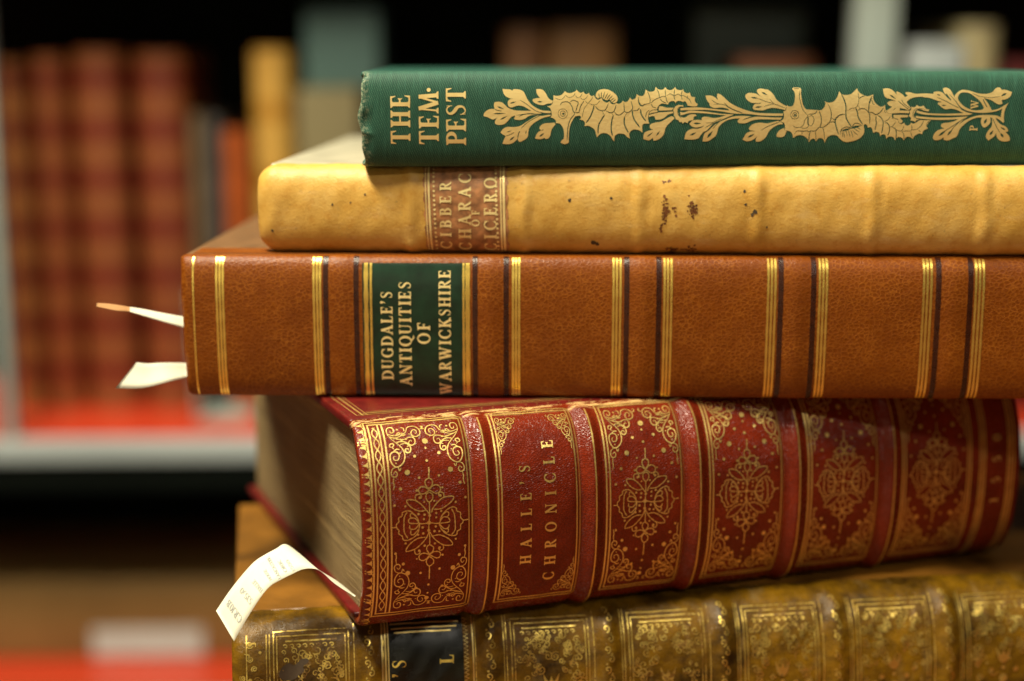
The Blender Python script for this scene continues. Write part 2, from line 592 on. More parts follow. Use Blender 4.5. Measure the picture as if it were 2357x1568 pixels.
class Art:
    def __init__(s, surf): s.S = surf; s.add_, s.cut_, s.rib = [], [], []

    def poly(s, P, cut=False, step=0.3):
        if isinstance(P, Rib) and not cut:
            s.rib.append(np.asarray(P, float)); return
        P = densify(np.asarray(P, float), step)
        x, y = P[:, 0], P[:, 1]
        if 0.5 * np.sum(x * np.roll(y, -1) - np.roll(x, -1) * y) < 0: P = P[::-1]
        (s.cut_ if cut else s.add_).append(P)

    def stroke(s, C, wid, cut=False, step=0.3):
        C = np.asarray(C, float)
        if np.isscalar(wid): C = densify(C, step, closed=False)
        s.poly(ribbon(C, wid), cut, step)

    def ring(s, c, ru, rv, wid, n=20):
        a = np.linspace(0, 2 * math.pi, n + 1)
        C = np.stack([c[0] + ru * np.cos(a), c[1] + rv * np.sin(a)], -1)
        h = n // 2
        s.stroke(C[:h + 1], wid); s.stroke(C[h:], wid)

    def dot(s, c, r, n=10, cut=False):
        a = np.linspace(0, 2 * math.pi, n, endpoint=False)
        s.poly(np.stack([c[0] + r * np.cos(a), c[1] + r * np.sin(a)], -1), cut)

    def build(s, name, mat, parent, h=0.012, grid=0.45):
        polys = s.add_ + s.cut_
        if not polys and not s.rib: return None
        nadd = len(s.add_)
        box = [(P.min(0), P.max(0)) for P in polys]
        par_ = list(range(len(polys)))

        def find(i):
            while par_[i] != i: i = par_[i]
            return i
        lo = np.array([b_[0] for b_ in box]) if box else None; hi = np.array([b_[1] for b_ in box]) if box else None
        for i in range(len(polys) if s.cut_ else 0):
            hit = np.where((lo[i + 1:, 0] <= hi[i, 0]) & (hi[i + 1:, 0] >= lo[i, 0]) & (lo[i + 1:, 1] <= hi[i, 1]) & (hi[i + 1:, 1] >= lo[i, 1]))[0] + i + 1
            for j in hit:
                a_, b_ = find(i), find(int(j))
                if a_ != b_: par_[b_] = a_
        groups = {}
        for i in range(len(polys)): groups.setdefault(find(i), []).append(i)
        VV, FF, base = [], [], 0
        HH = []
        for ids in groups.values():
            if all(i >= nadd for i in ids): continue
            verts, faces = [], []
            for i in ids:
                b0 = len(verts)
                verts += [Vector((float(p[0]), float(p[1]))) for p in polys[i]]
                faces.append(list(range(b0, b0 + len(polys[i]))))
            allp = np.concatenate([polys[i] for i in ids])
            mn, mx = allp.min(0), allp.max(0)
            for gx in np.arange(mn[0] + grid * .37, mx[0], grid):
                for gy in np.arange(mn[1] + grid * .41, mx[1], grid):
                    verts.append(Vector((float(gx), float(gy))))
            r = delaunay_2d_cdt(verts, [], faces, 1, 1e-5)
            V = np.array([(p.x, p.y) for p in r[0]])
            F = [f for f, o in zip(r[2], r[5]) if o and any(ids[k] < nadd for k in o) and not any(ids[k] >= nadd for k in o)]
            if not F: continue
            cen = np.array([V[list(f)].mean(0) for f in F])
            ok = np.zeros(len(F), bool)
            for i in ids:
                if i >= nadd: continue
                P = polys[i]
                Q = np.roll(P, -1, 0)
                near = np.where(~ok & (cen[:, 0] >= lo[i, 0]) & (cen[:, 0] <= hi[i, 0]) & (cen[:, 1] >= lo[i, 1]) & (cen[:, 1] <= hi[i, 1]))[0]
                if not len(near): continue
                c = cen[near]
                cr = (P[None, :, 1] > c[:, None, 1]) != (Q[None, :, 1] > c[:, None, 1])
                dy = np.where(np.abs(Q[:, 1] - P[:, 1]) < 1e-12, 1e-12, Q[:, 1] - P[:, 1])
                xi = P[None, :, 0] + (c[:, None, 1] - P[None, :, 1]) / dy[None] * (Q[:, 0] - P[:, 0])[None]
                wn = (cr & (xi > c[:, None, 0]))
                up = (P[None, :, 1] <= c[:, None, 1])
                wind = (wn * np.where(up, 1, -1)).sum(1)
                ok[near] |= wind != 0
            F = [f for f, k in zip(F, ok) if k]
            HH.append(np.full(len(V), (len(VV) % 23) * 0.00035 if not s.cut_ else 0.0)); VV.append(V); FF += [tuple(k + base for k in f) for f in F]; base += len(V)
        for P in s.rib:
            n2 = len(P) // 2
            HH.append(np.full(2 * n2, (len(VV) % 23) * 0.00035)); VV.append(P)
            FF += [(base + i, base + i + 1, base + 2 * n2 - 2 - i, base + 2 * n2 - 1 - i) for i in range(n2 - 1)]
            base += 2 * n2
        if not FF: return None
        V, F, HH = np.concatenate(VV), FF, np.concatenate(HH)
        used = sorted({i for f in F for i in f})
        mp = {k: i for i, k in enumerate(used)}
        V = V[used]; HH = HH[used]
        F = [[mp[i] for i in f] for f in F]
        P3 = s.S.local(V[:, 0], V[:, 1], h + HH)
        # make the faces look outwards (towards -y)
        nrm_ = s.S.local(V[:, 0], V[:, 1], h + 1.0) - s.S.local(V[:, 0], V[:, 1], h)
        F = [g if np.dot(np.cross(P3[g[1]] - P3[g[0]], P3[g[2]] - P3[g[0]]), nrm_[g[0]]) > 0 else g[::-1] for g in F]
        return mesh_obj(name, P3, F, mat, parent, uvs=V, smooth=True)


# ------------------------------------------------------------------ serif capitals (unit cap height, x to the right, y up)
TK, TN, SF, SX = 0.20, 0.085, 0.055, 0.085


def arc(cx, cy, rx, ry, a0, a1, wk=None, n=16):
    a = np.radians(np.linspace(a0, a1, n))
    C = np.stack([cx + rx * np.cos(a), cy + ry * np.sin(a)], -1)
    w = TN + ((wk or TK) - TN) * np.abs(np.cos(a)) ** 1.6
    return ribbon(C, w)


def ln(x0, y0, x1, y1, w): return ribbon([(x0, y0), (x1, y1)], w)


def sfb(x, y, up=1, w=TK, ext=SX):
    """bracketed serif below (y = 0) or above (y = 1) a stem"""
    k = 1 if y < 0.5 else -1
    return [(x - w / 2 - ext, y), (x + w / 2 + ext, y), (x + w / 2 + ext, y + k * SF), (x + w / 2, y + k * SF * 2.4), (x - w / 2, y + k * SF * 2.4), (x - w / 2 - ext, y + k * SF)]


def stem(x, w=TK, y0=0, y1=1, s0=True, s1=True):
    o = [ln(x, y0, x, y1, w)]
    if s0: o.append(sfb(x, 0, w=w))
    if s1: o.append(sfb(x, 1, w=w))
    return o


def arm(x0, x1, y, tick, w=TN):
    """thin horizontal arm with a triangular tick at its end"""
    return [ln(x0, y, x1, y, w), [(x1, y - w / 2), (x1 + .02, y + tick), (x1 - .02, y + tick), (x1 - .10, y + (w / 2 if tick > 0 else -w / 2))]]


def glyph(c):
    g = []
    if c == 'I': return stem(.17), .34
    if c == 'H': return stem(.17) + stem(.65) + [ln(.17, .52, .65, .52, TN)], .82
    if c == 'E': return stem(.17) + arm(.17, .57, .965, -.22) + arm(.17, .46, .52, .10) + [ln(.17, .52, .46, .52, TN), [(.46, .5), (.48, .40), (.44, .40), (.38, .5)]] + arm(.17, .60, .035, .24), .66
    if c == 'F': return stem(.17) + arm(.17, .56, .965, -.22) + arm(.17, .46, .50, .10) + [[(.46, .48), (.48, .38), (.44, .38), (.38, .48)]], .60
    if c == 'L': return stem(.17) + arm(.17, .58, .035, .26), .62
    if c == 'T': return stem(.36, s1=False) + arm(.36, .68, .965, -.24) + [ln(.04, .965, .36, .965, TN), [(.04, 1.0), (.02, .74), (.06, .74), (.14, .93)]], .72
    if c == 'P': return stem(.17) + [arc(.30, .74, .26, .23, 90, -90), ln(.17, .97, .31, .97, TN), ln(.17, .51, .31, .51, TN)], .60
    if c == 'R': return stem(.17) + [arc(.30, .75, .24, .22, 90, -90), ln(.17, .97, .31, .97, TN), ln(.17, .53, .31, .53, TN), ribbon([(.34, .53), (.48, .28), (.62, .05), (.74, .015)], [.10, .16, .15, .05])], .72
    if c == 'B': return stem(.17) + [arc(.30, .765, .22, .205, 90, -90), arc(.31, .285, .27, .25, 90, -90), ln(.17, .97, .31, .97, TN), ln(.17, .55, .32, .55, TN), ln(.17, .035, .32, .035, TN)], .64
    if c == 'D': return stem(.17) + [arc(.30, .5, .42, .465, 90, -90, n=22), ln(.17, .965, .31, .965, TN), ln(.17, .035, .31, .035, TN)], .80
    if c == 'O': return [arc(.42, .5, .34, .475, 90, 270, n=20), arc(.42, .5, .34, .475, -90, 90, n=20)], .84
    if c == 'Q': return [arc(.42, .5, .34, .475, 90, 270, n=20), arc(.42, .5, .34, .475, -90, 90, n=20), ribbon([(.38, .06), (.52, -.05), (.72, -.20), (.92, -.17)], [.05, .12, .12, .03])], .84
    if c == 'C': return [arc(.43, .5, .35, .475, 42, 318, n=30), [(.70, .64), (.725, .64), (.715, .97), (.69, .97), (.64, .84)], [(.70, .33), (.66, .16), (.72, .16), (.74, .20)]], .78
    if c == 'G': return [arc(.43, .5, .35, .475, 42, 318, n=30), [(.70, .64), (.725, .64), (.715, .97), (.69, .97), (.64, .84)]] + [ln(.69, .06, .69, .42, TK * .9), [(.53, .42), (.83, .42), (.83, .465), (.53, .465)]], .84
    if c == 'S': return [ribbon(smooth_path(np.array([(.50, .80), (.40, .94), (.27, .965), (.14, .88), (.12, .74), (.22, .60), (.38, .48), (.47, .36), (.46, .17), (.33, .05), (.20, .045), (.09, .20)]), [0] * 12, False, 3),
                                np.interp(np.linspace(0, 1, 34), [0, .12, .3, .5, .7, .88, 1], [.05, .06, .11, .19, .11, .06, .05])), [(.49, .70), (.525, .70), (.515, .97), (.485, .97)], [(.06, .30), (.095, .30), (.115, .03), (.08, .03)]], .60
    if c == 'A': return [ribbon([(.10, 0), (.37, .97)], TN * 1.15), ribbon([(.34, 1.0), (.66, 0)], TK), ln(.19, .34, .53, .34, TN), sfb(.10, 0, w=TN, ext=.10), sfb(.66, 0)], .80
    if c == 'V' or c == 'U':
        return stem(.17, y0=.30, s0=False) + [ln(.66, .30, .66, 1, TN), sfb(.66, 1, w=TN, ext=.10), ribbon(smooth_path(np.array([(.17, .34), (.20, .12), (.36, .035), (.54, .06), (.64, .18), (.66, .34)]), [0] * 6, False, 3), np.interp(np.linspace(0, 1, 16), [0, .35, 1], [TK, .09, TN]))], .82
    if c == 'N': return [ln(.14, 0, .14, 1, TN), sfb(.14, 0, w=TN, ext=.10), [(.02, 1), (.14, .955), (.24, 1)], ribbon([(.13, 1.0), (.70, 0.0)], TK), ln(.70, 0, .70, 1, TN), sfb(.70, 1, w=TN, ext=.10)], .84
    if c == 'M': return [ribbon([(.10, 0), (.19, 1)], TN), sfb(.10, 0, w=TN, ext=.10), ribbon([(.20, 1), (.50, .02)], TK), ribbon([(.50, .02), (.78, 1)], TN * 1.2), ribbon([(.79, 1), (.87, 0)], TK), sfb(.87, 0), [(.08, 1), (.20, .955), (.28, 1)], [(.72, 1), (.80, .955), (.90, 1)]], 1.0
    if c == 'W': return [ribbon([(.12, 1), (.36, 0)], TK), ribbon([(.36, 0), (.56, .95)], TN * 1.15), ribbon([(.50, 1), (.76, 0)], TK), ribbon([(.76, 0), (.99, 1)], TN * 1.15), sfb(.12, 1, ext=.06), sfb(.99, 1, w=TN, ext=.09), sfb(.50, 1, ext=.05)], 1.12
    if c == 'K': return stem(.17) + [ribbon([(.20, .42), (.62, .97)], TN * 1.1), ribbon([(.33, .58), (.68, 0)], TK), sfb(.62, 1, w=TN, ext=.09), sfb(.68, 0)], .80
    if c == "'": return [[(.04, 1.04), (.24, 1.04), (.25, .88), (.12, .60), (.06, .62), (.12, .84), (.04, .88)]], .30
    if c == '.': return [[(.06, 0), (.18, 0), (.18, .12), (.06, .12)]], .24
    if c == '1': return stem(.22, s1=False) + [[(.04, .86), (.22, 1.0), (.22, .92), (.06, .82)]], .44
    if c == '0': return [arc(.30, .5, .23, .475, 90, 270, n=18), arc(.30, .5, .23, .475, -90, 90, n=18)], .60
    if c == '5': return [ln(.14, .95, .50, .95, TK * .8), ln(.14, .95, .12, .56, TN), arc(.28, .33, .24, .29, 120, -130, n=20)], .58
    if c == '3': return [arc(.28, .76, .18, .20, 150, -90, n=14), arc(.28, .29, .23, .26, 90, -150, n=16)], .56
    if c == '9': return [arc(.28, .68, .20, .27, 0, 359, n=20), ribbon([(.48, .68), (.46, .35), (.36, .12), (.18, 0)], [TK, TK * .8, TN, TN])], .58
    return [], .36


def text(art, txt, start, end, capdir, fit=True, cut=False, lean=0.0):
    """start, end: base line ends; capdir: vector from the base line to the top of the capitals (all in spine cm)"""
    start, end, capdir = map(lambda q: np.asarray(q, float), (start, end, capdir))
    H = np.linalg.norm(capdir)
    Ld = np.linalg.norm(end - start)
    d = (end - start) / Ld
    gl = [glyph(c) for c in txt]
    W = sum(g[1] for g in gl)
    n = len(gl) - 1
    gap = (Ld / H - W) / max(1, n)
    sx = 1.0
    if gap < -0.02:
        gap = -0.02
        sx = (Ld / H - gap * n) / W
    x = 0
    for g, wd in gl:
        for poly in g:
            P = np.asarray(poly, float)
            Q = start + np.outer((x + P[:, 0] * sx) * H, d) + np.outer(P[:, 1], capdir)
            art.poly(Q, cut, 0.35)
        x += wd * sx + gap


def v_at(S, u, ysrc):
    """arc position on the line of constant u that is seen at pixel row ysrc (4054 px grid)"""
    v = np.linspace(0, S.LV, 700)
    y = proj(S.world(np.full(700, u), v))[:, 1] * (4054 / 2357.0)
    i0, i1 = int(np.argmin(y)), int(np.argmax(y))
    return float(np.interp(ysrc, y[i0:i1 + 1], v[i0:i1 + 1]))


def text_src(art, txt, b0, b1, cap):
    """base line from pixel b0 to pixel b1, cap = pixel at the top of the capitals beside b0"""
    S = art.S
    xm, ym = (b0[0] + b1[0]) / 2, (b0[1] + b1[1]) / 2
    u = S.src([(xm, ym)])[0, 0]
    uc = S.src([(xm + cap[0] - b0[0], ym)])[0, 0]
    text(art, txt, (u, v_at(S, u, b0[1])), (u, v_at(S, u, b1[1])), (uc - u, 0))


# ------------------------------------------------------------------ a whole book
def inner_profile(S, off, n=26):
    v = np.linspace(0, S.LV, n)
    P = S.local(np.full(n, S.L / 2 + 0.001), v, 0)[:, 1:]
    Q = S.local(np.full(n, S.L / 2 + 0.001), v, -off)[:, 1:]
    return Q


def make_book(name, label, cat, S, depth, m_leather, m_board, m_pages, board=0.35, square=0.35, usteps=None, group=None, head=0.3, thick=0.25, board_back=None, brd_r=0.12, skew=0.0):
    root = empty(name, S.O, S.al)
    tag(root, label, cat, group)
    sp = S.build('spine', m_leather, root, usteps if usteps is not None else useq(S.L, S.bands), thick=thick)
    y0 = S.a - 0.02
    sk = lambda v: Vector((v.x - skew * (v.y - y0), v.y, v.z))
    rbox('board', 0.0, S.L, y0, depth, S.T - board, S.T, brd_r, m_board, root, fn=sk)
    rbox('board', 0.0, S.L, y0, depth, 0.0, board, brd_r, m_board, root, fn=sk)
    # text block: front follows the round of the spine
    q = inner_profile(S, thick + 0.02)
    zlo, zhi = board + 0.005, S.T - board - 0.005
    q = [(y, min(max(z, zlo), zhi)) for y, z in q if y < depth * 0.5]
    prof = q + [(depth - square, zlo), (depth - square, zhi)]
    n = len(prof)
    V = [(head, y, z) for y, z in prof] + [(S.L - head, y, z) for y, z in prof]
    F = [tuple(range(n))[::-1], tuple(range(n, 2 * n))]
    for i in range(n):
        j = (i + 1) % n
        F.append((i, j, n + j, n + i))
    V = [(x - skew * max(0, y - y0), y, z) for x, y, z in V]
    mesh_obj('page_block', V, F, m_pages, root)
    return root

# ------------------------------------------------------------------ materials
M = dict(
    green=mat_green_cloth('green_cloth'),
    vellum=mat_vellum('limp_vellum'),
    vellum_top=mat_plain('pale_vellum_board', (0.37, 0.34, 0.24), 0.45, 0.15, 0.5, bump=0.25),
    brown=mat_brown_leather('tan_morocco'),
    brown_band=mat_brown_leather('tan_morocco_band', 7.5),
    red=mat_red_leather('crimson_morocco'),
    calf=mat_calf('worn_calf'),
    gold_bright=mat_gold('gilt_bright', (1.0, 0.74, 0.17), 0.33, 0.12, (0.2, 0.05, 0.01)),
    gold_pale=mat_gold('gilt_pale', (1.0, 0.80, 0.34), 0.42, -0.3, (0.03, 0.12, 0.07), 3.0, 0.55),
    gold_red=mat_gold('gilt_on_red', (1.0, 0.74, 0.24), 0.40, 0.16, (0.14, 0.012, 0.008), 4.0),
    gold_rub=mat_gold('gilt_rubbed', (0.98, 0.78, 0.30), 0.42, 0.12, (0.13, 0.055, 0.015), 2.0),
    gold_calf=mat_gold('gilt_on_calf', (0.80, 0.58, 0.14), 0.38, 0.54, (0.16, 0.075, 0.010), 1.5),
    blind=mat_plain('burnt_fillet', (0.040, 0.010, 0.004), 0.25, 0.25, 3.0, bump=0.3),
    label_green=mat_plain('green_label_leather', (0.006, 0.030, 0.014), 0.30, 0.25, 1.5, bump=0.3),
    label_brown=mat_plain('rubbed_brown_label', (0.44, 0.20, 0.075), 0.42, 0.35, 2.6, bump=0.5),
    label_dark=mat_plain('dark_label_leather', (0.010, 0.012, 0.007), 0.24, 0.45, 1.2, bump=0.4),
    residue=mat_plain('old_glue_residue', (0.19, 0.065, 0.012), 0.5, 0.3, 3.0, bump=0.5),
    pages_red=mat_pages('browned_page_edges', (0.13, 0.088, 0.036), (0.36, 0.26, 0.115)),
    pages=mat_pages('cream_page_edges', (0.40, 0.32, 0.19), (0.60, 0.50, 0.33)),
    red_board=mat_plain('crimson_board_leather', (0.12, 0.009, 0.007), 0.28, 0.2, 1.5, bump=0.3),
    tan_board=mat_plain('tan_cloth_board', (0.165, 0.080, 0.028), 0.45, 0.15, 1.0, bump=0.3),
    calf_board=mat_plain('calf_board', (0.20, 0.085, 0.010), 0.36, 0.55, 0.22, bump=0.4),
    paper=mat_paper('slip_paper'),
    paper_brown=mat_paper('browned_paper', (0.42, 0.22, 0.09)),
    gold_letter=mat_gold('gilt_letter', (1.0, 0.84, 0.38), 0.38, -0.1, (0.1, 0.05, 0.01), 4.0, 0.35),
    ink=mat_plain('grey_ink', (0.36, 0.37, 0.33), 0.8, 0.1, 3.0),
)

# ------------------------------------------------------------------ table
tb = rbox('table', -120, 140, -150, 75.5, -39.2, -36.0, 0.4, mat_plain('table_wood', (0.20, 0.065, 0.014), 0.35, 0.25, 0.08), absolute=True)
tag(tb, kind='structure')


# ------------------------------------------------------------------ green cloth book
def green_disp(u, v, S):
    t = v / S.LV
    edge = 0.10 * np.sin(t * 9.0 + 0.4) + 0.05 * np.sin(t * 23.0)
    f = np.clip(1 - u / 0.9, 0, 1)
    dx = f * (0.03 + edge * 0.9)
    cr = np.exp(-((u - 0.32) / 0.16) ** 2) * (0.5 + 0.5 * np.sin(t * 26 + 1.0)) * np.exp(-((t - 0.52) / 0.22) ** 2)
    dn = -0.10 * cr - 0.06 * np.clip(1 - u / 0.18, 0, 1) ** 2 + 0.05 * np.exp(-((t - 0.60 - 0.05 * u) / 0.025) ** 2) * np.clip(1 - u / 0.7, 0, 1) + 0.012 * np.sin(u * 0.55)
    dn = dn - 0.10 * np.exp(-((t - 0.115) / 0.02) ** 2) * np.clip(1 - u / 0.35, 0, 1)
    return dx, dn


GS = Surf((-6.42, 60.8, -4.46), math.radians(1.4), 31.0, 4.02, 0.80, 2.9, disp=green_disp)
gb = make_book('cloth_book', 'green cloth book with gilt seahorses on its spine, topmost in the stack', 'book', GS, 21.5,
               M['green'], mat_plain('green_board_cloth', (0.012, 0.09, 0.06), 0.6, 0.15, 0.6, bump=0.3), M['pages'],
               board=0.28, usteps=useq(31.0, [(0.4, 0.8, 0)], 0.3, 0.05), thick=0.12, square=0.3)
gb['group'] = 'old books stacked flat'


def leaf_paths(surf, name, adds, cuts, strokes=(), h=0.012, mat=None, parent=None, tear=()):
    A = Art(surf)
    for t, tx in adds:
        P, C = parse(tx, t)
        A.poly(surf.src(smooth_path(P, C)), step=0.25)
    for t, tx in cuts:
        P, C = parse(tx, t)
        A.poly(surf.src(smooth_path(P, C)), cut=True, step=0.25)
    for t, wd, tx in strokes:
        P, C = parse(tx, t)
        Q = smooth_path(P, C, closed=False)
        k = np.linspace(0, 1, len(Q))
        wv = wd / TS * np.clip(np.minimum(k, 1 - k) * 5 + 0.35, 0, 1)
        A.poly(surf.src(ribbon(Q, wv)), cut=True, step=0.25)
    return A.build(name, mat, parent, h=h, grid=0.5)


def tear(x0, y0, x1, y1, w):
    """pointed oval slot"""
    a = np.array([x0, y0], float); b = np.array([x1, y1], float)
    d = b - a; n = np.array([-d[1], d[0]]); n = n / np.linalg.norm(n) * w / 2
    m = a + d * 0.4
    return '%g,%g! %g,%g %g,%g! %g,%g' % (a[0], a[1], m[0] + n[0], m[1] + n[1], b[0], b[1], m[0] - n[0], m[1] - n[1])


# -- left spray
leaf_paths(GS, 'leaf_ornament', [
    (1, '525,190! 600,200 700,205 762,235! 780,200 860,198 950,215 1020,260 1060,330 1090,400 1140,480 1220,570 1330,640 1450,690 1650,705! 1650,757! 1500,750 1400,730 1440,765! 1300,760 1190,700! 1100,645 1020,600 920,580 840,590 740,625 670,600 648,530 660,470 710,430 800,420! 700,412 600,360 550,290'),
    (1, '85,800 110,740 200,672 290,655 345,665! 330,600 328,540 345,500! 440,490 520,510 580,560 640,620 720,660 820,690 960,700 1190,702 1300,720 1440,765! 1300,772 1150,765 1000,775 820,810! 740,840 690,890 640,950 570,1010 480,1030 400,1025 350,990 360,930 400,860! 370,880 310,905! 250,888 180,850 100,830'),
    (1, '1350,800! 1220,785 1100,785 980,800 820,812! 810,850 790,880! 830,908 950,915 1060,880 1130,830 1220,800'),
    (1, '1650,795! 1560,800 1450,820 1350,812! 1250,860 1100,950 1000,1020 900,1065 780,1080 640,1078 560,1110 510,1160 480,1210! 540,1255 600,1290! 560,1370 528,1470! 620,1480 720,1470 800,1430 860,1370 885,1330! 890,1390 930,1430! 1000,1400 1080,1350 1120,1290 1130,1200 1150,1110 1210,1030 1300,960 1400,900 1500,860 1600,835 1655,812!'),
    (1, '1315,200! 1400,195 1480,225 1540,300 1580,380 1640,440 1700,465! 1685,525! 1560,540 1480,570 1380,560 1280,520 1230,470 1235,430! 1300,410 1400,400! 1350,340 1320,280'),
    (1, '1740,975! 1640,985 1540,990 1450,1020 1400,1070 1390,1120 1430,1155! 1370,1190 1320,1250 1285,1345! 1350,1362 1440,1360 1505,1330! 1540,1360 1600,1340 1640,1280 1660,1180 1690,1110 1760,1020!')],
    [(1, tear(700, 530, 850, 488, 34)), (1, tear(400, 600, 560, 662, 34)), (1, tear(300, 770, 610, 762, 34)), (1, tear(470, 910, 645, 820, 34)), (1, tear(695, 1395, 815, 1290, 40)), (1, tear(1065, 1240, 1085, 1155, 24)),
     (1, tear(1340, 490, 1460, 490, 34)), (1, tear(1385, 1305, 1500, 1220, 40)), (1, tear(620, 1200, 745, 1165, 22))],
    [(1, 14, '930,450 1080,540 1220,650 1320,710 1440,750'), (1, 16, '345,668 420,695 505,708'), (1, 12, '900,840 1010,795 1150,765 1350,780'), (1, 16, '960,1110 1100,980 1280,870 1420,805'),
     (1, 14, '600,1290 700,1260 800,1205'), (1, 22, '885,1335 900,1240 935,1180'), (1, 14, '1430,1155 1490,1145')],
    mat=M['gold_pale'], parent=gb)

# -- first seahorse
leaf_paths(GS, 'seahorse_ornament', [
    (2, '240,340! 320,355 420,335 470,290 510,245! 560,280 630,290 700,270 750,250 780,210! 830,260 880,285 920,270 940,255! 970,300 1010,315 1050,300 1068,280! 1090,330 1130,360 1165,355 1185,335! 1215,400 1265,430 1330,425 1365,400! 1400,470 1480,510 1530,490 1550,460! 1600,530 1650,545 1700,520! 1770,540 1830,510 1858,465! 1900,495 1960,490 2010,430 2025,390! 2060,435 2100,440 2160,400 2185,315! 2240,350 2320,355 2370,300 @3 '
        '625,205! 700,255 770,258 830,230 860,145! 910,195 980,213 1040,200 1080,150! 1130,205 1200,220 1270,195 1310,150! 1350,205 1420,220 1480,215 1495,185! 1515,255 1580,290 1620,290 1655,270! 1670,330 1700,375 1780,385! 1770,440 1785,500 1835,540! 1820,595! 1740,600 1600,580! 1590,540 1560,490 1520,480 1500,500! 1460,480 1400,470 1340,490 1325,525! 1290,480 1220,475 1165,510 1150,555! 1050,535 980,540 920,600 890,670! 780,680 710,730 690,800 680,900 710,1000! 640,1000 570,1010 545,1080 550,1210! 480,1160 400,1140 @2 '
        '2080,1150 2010,1230 2025,1350! 1960,1310 1900,1250 1800,1230 1720,1250 1670,1300 1660,1415! 1620,1370 1580,1300 1500,1235 1400,1220 1320,1250 1255,1325! 1235,1240 1200,1140 1120,1080 1040,1050 965,1060! 980,1000 960,950 920,920 845,905! 885,870 870,820 855,815! 750,830! 700,900 640,1020 610,1150 600,1300 600,1420! 590,1450 500,1480 410,1445! 430,1395 480,1350 490,1250 480,1150 450,1070 400,1010 350,990 295,990! 300,940 270,900 220,870 170,855! 200,810 195,740 170,650 90,595! 170,580 220,530 235,460 245,400')],
    [(2, tear(1400, 440, 1560, 480, 90)), (2, tear(440, 775, 510, 775, 60))],
    [(2, 12, t) for t in ('270,400 380,440 460,420 520,340', '525,330 560,375 640,390 720,345 745,280', '755,340 800,395 870,370 915,290', '870,390 930,445 1000,410 1050,340', '985,460 1040,530 1110,460 1170,370', '1060,530 1160,560 1240,555 1300,500 1340,450',
      '1225,400 1280,440 1335,415', '1550,470 1580,520 1640,545 1700,515', '1040,540 960,650 930,760 910,850', '1390,710 1410,800', '1600,760 1640,810', '1960,750 1905,830')]
    + [(2, 20, t) for t in ('1220,590 1260,650 1320,690 1420,700 1480,640 1525,530', '1460,700 1560,745 1640,730 1680,650 1705,560', '1660,720 1720,790 1790,800 1860,750 1895,700 1880,500', '1890,710 1970,745 2060,690 2090,620 2050,480', '2100,700 2200,690 2250,630', '2220,400 2235,520 2290,590 2380,540',
      '960,470 890,570 850,680 840,740', '400,570 440,510 540,490 620,520 680,620 700,700 735,760', '630,500 700,455 780,480 820,520 790,620 760,720', '735,720 720,800 640,900 590,1040 570,1200 560,1400', '750,750 850,745')]
    + [(2, 30, t) for t in ('1190,570 1160,700 1090,860 1000,990', '1440,790 1350,930 1290,1060 1285,1240', '1640,810 1600,950 1590,1150 1620,1280', '1905,830 1890,950 1920,1080 1990,1210', '2080,680 2090,800 2140,930 2260,1090', '2270,660 2290,780 2340,870 2400,940')]
    + [(2, 18, t) for t in ('1300,300 1315,420', '1365,260 1355,410', '1440,260 1390,420', '1510,290 1430,440', '1570,310 1480,440', '1620,350 1520,450', '1660,400 1560,480', '1690,440 1600,510')]
    + [(2, 13, t) for t in ('350,770 380,690 460,660 540,690 570,770', '350,770 380,850 460,880 540,850 570,770', '400,770 420,720 460,705 505,725 520,770', '400,770 425,815 460,830 505,815 520,770')]
    + [(3, 16, t) for t in ('660,240 710,350 730,450 720,540', '880,190 930,280 945,400', '1080,200 1090,380', '1305,190 1285,360 1310,450', '1480,230 1455,330 1480,440', '740,530 840,440 940,400 1010,370 1100,375', '1120,350 1200,305 1290,350 1370,315 1440,345 1500,350 1560,375 1640,430 1690,530',
      '1100,380 1110,450 1140,510', '960,420 1010,480 1110,525', '760,540 790,610 880,640', '1600,350 1590,430', '540,600 620,550 720,530', '450,380 470,500 540,590', '620,860 650,740 720,680', '900,640 940,580 1000,545')],
    mat=M['gold_pale'], parent=gb, h=0.014)
leaf_paths(GS, 'seahorse_ornament', [
    (2, '1225,370! 1235,300 1290,230 1380,200 1500,205 1620,260 1710,340 1740,420 1720,490 1660,525! 1600,500 1545,430 1480,455 1400,420 1360,385 1280,415!'),
    (3, '1390,560! 1430,570 1500,570! 1500,605! 1430,610 1390,650 1370,700 1390,760 1400,810 1440,840 1500,860 1560,850 1600,820 1650,790 1720,780 1800,790! 1810,820! 1750,840 1740,880 1730,920! 1650,930 1620,950 1605,990! 1550,965 1520,970 1495,1000! 1460,960 1410,970! 1390,920 1330,905! 1310,850 1280,800 1285,740 1265,690! 1290,640 1315,600!')],
    [], [(2, 18, t) for t in ('1300,300 1315,420', '1365,260 1355,410', '1440,260 1390,420', '1510,290 1430,440', '1570,310 1480,440', '1620,350 1520,450', '1660,400 1560,480', '1690,440 1600,510')]
    + [(3, 12, '1480,590 1390,630 1370,700 1390,800 1460,875')],
    mat=M['gold_pale'], parent=gb, h=0.020)

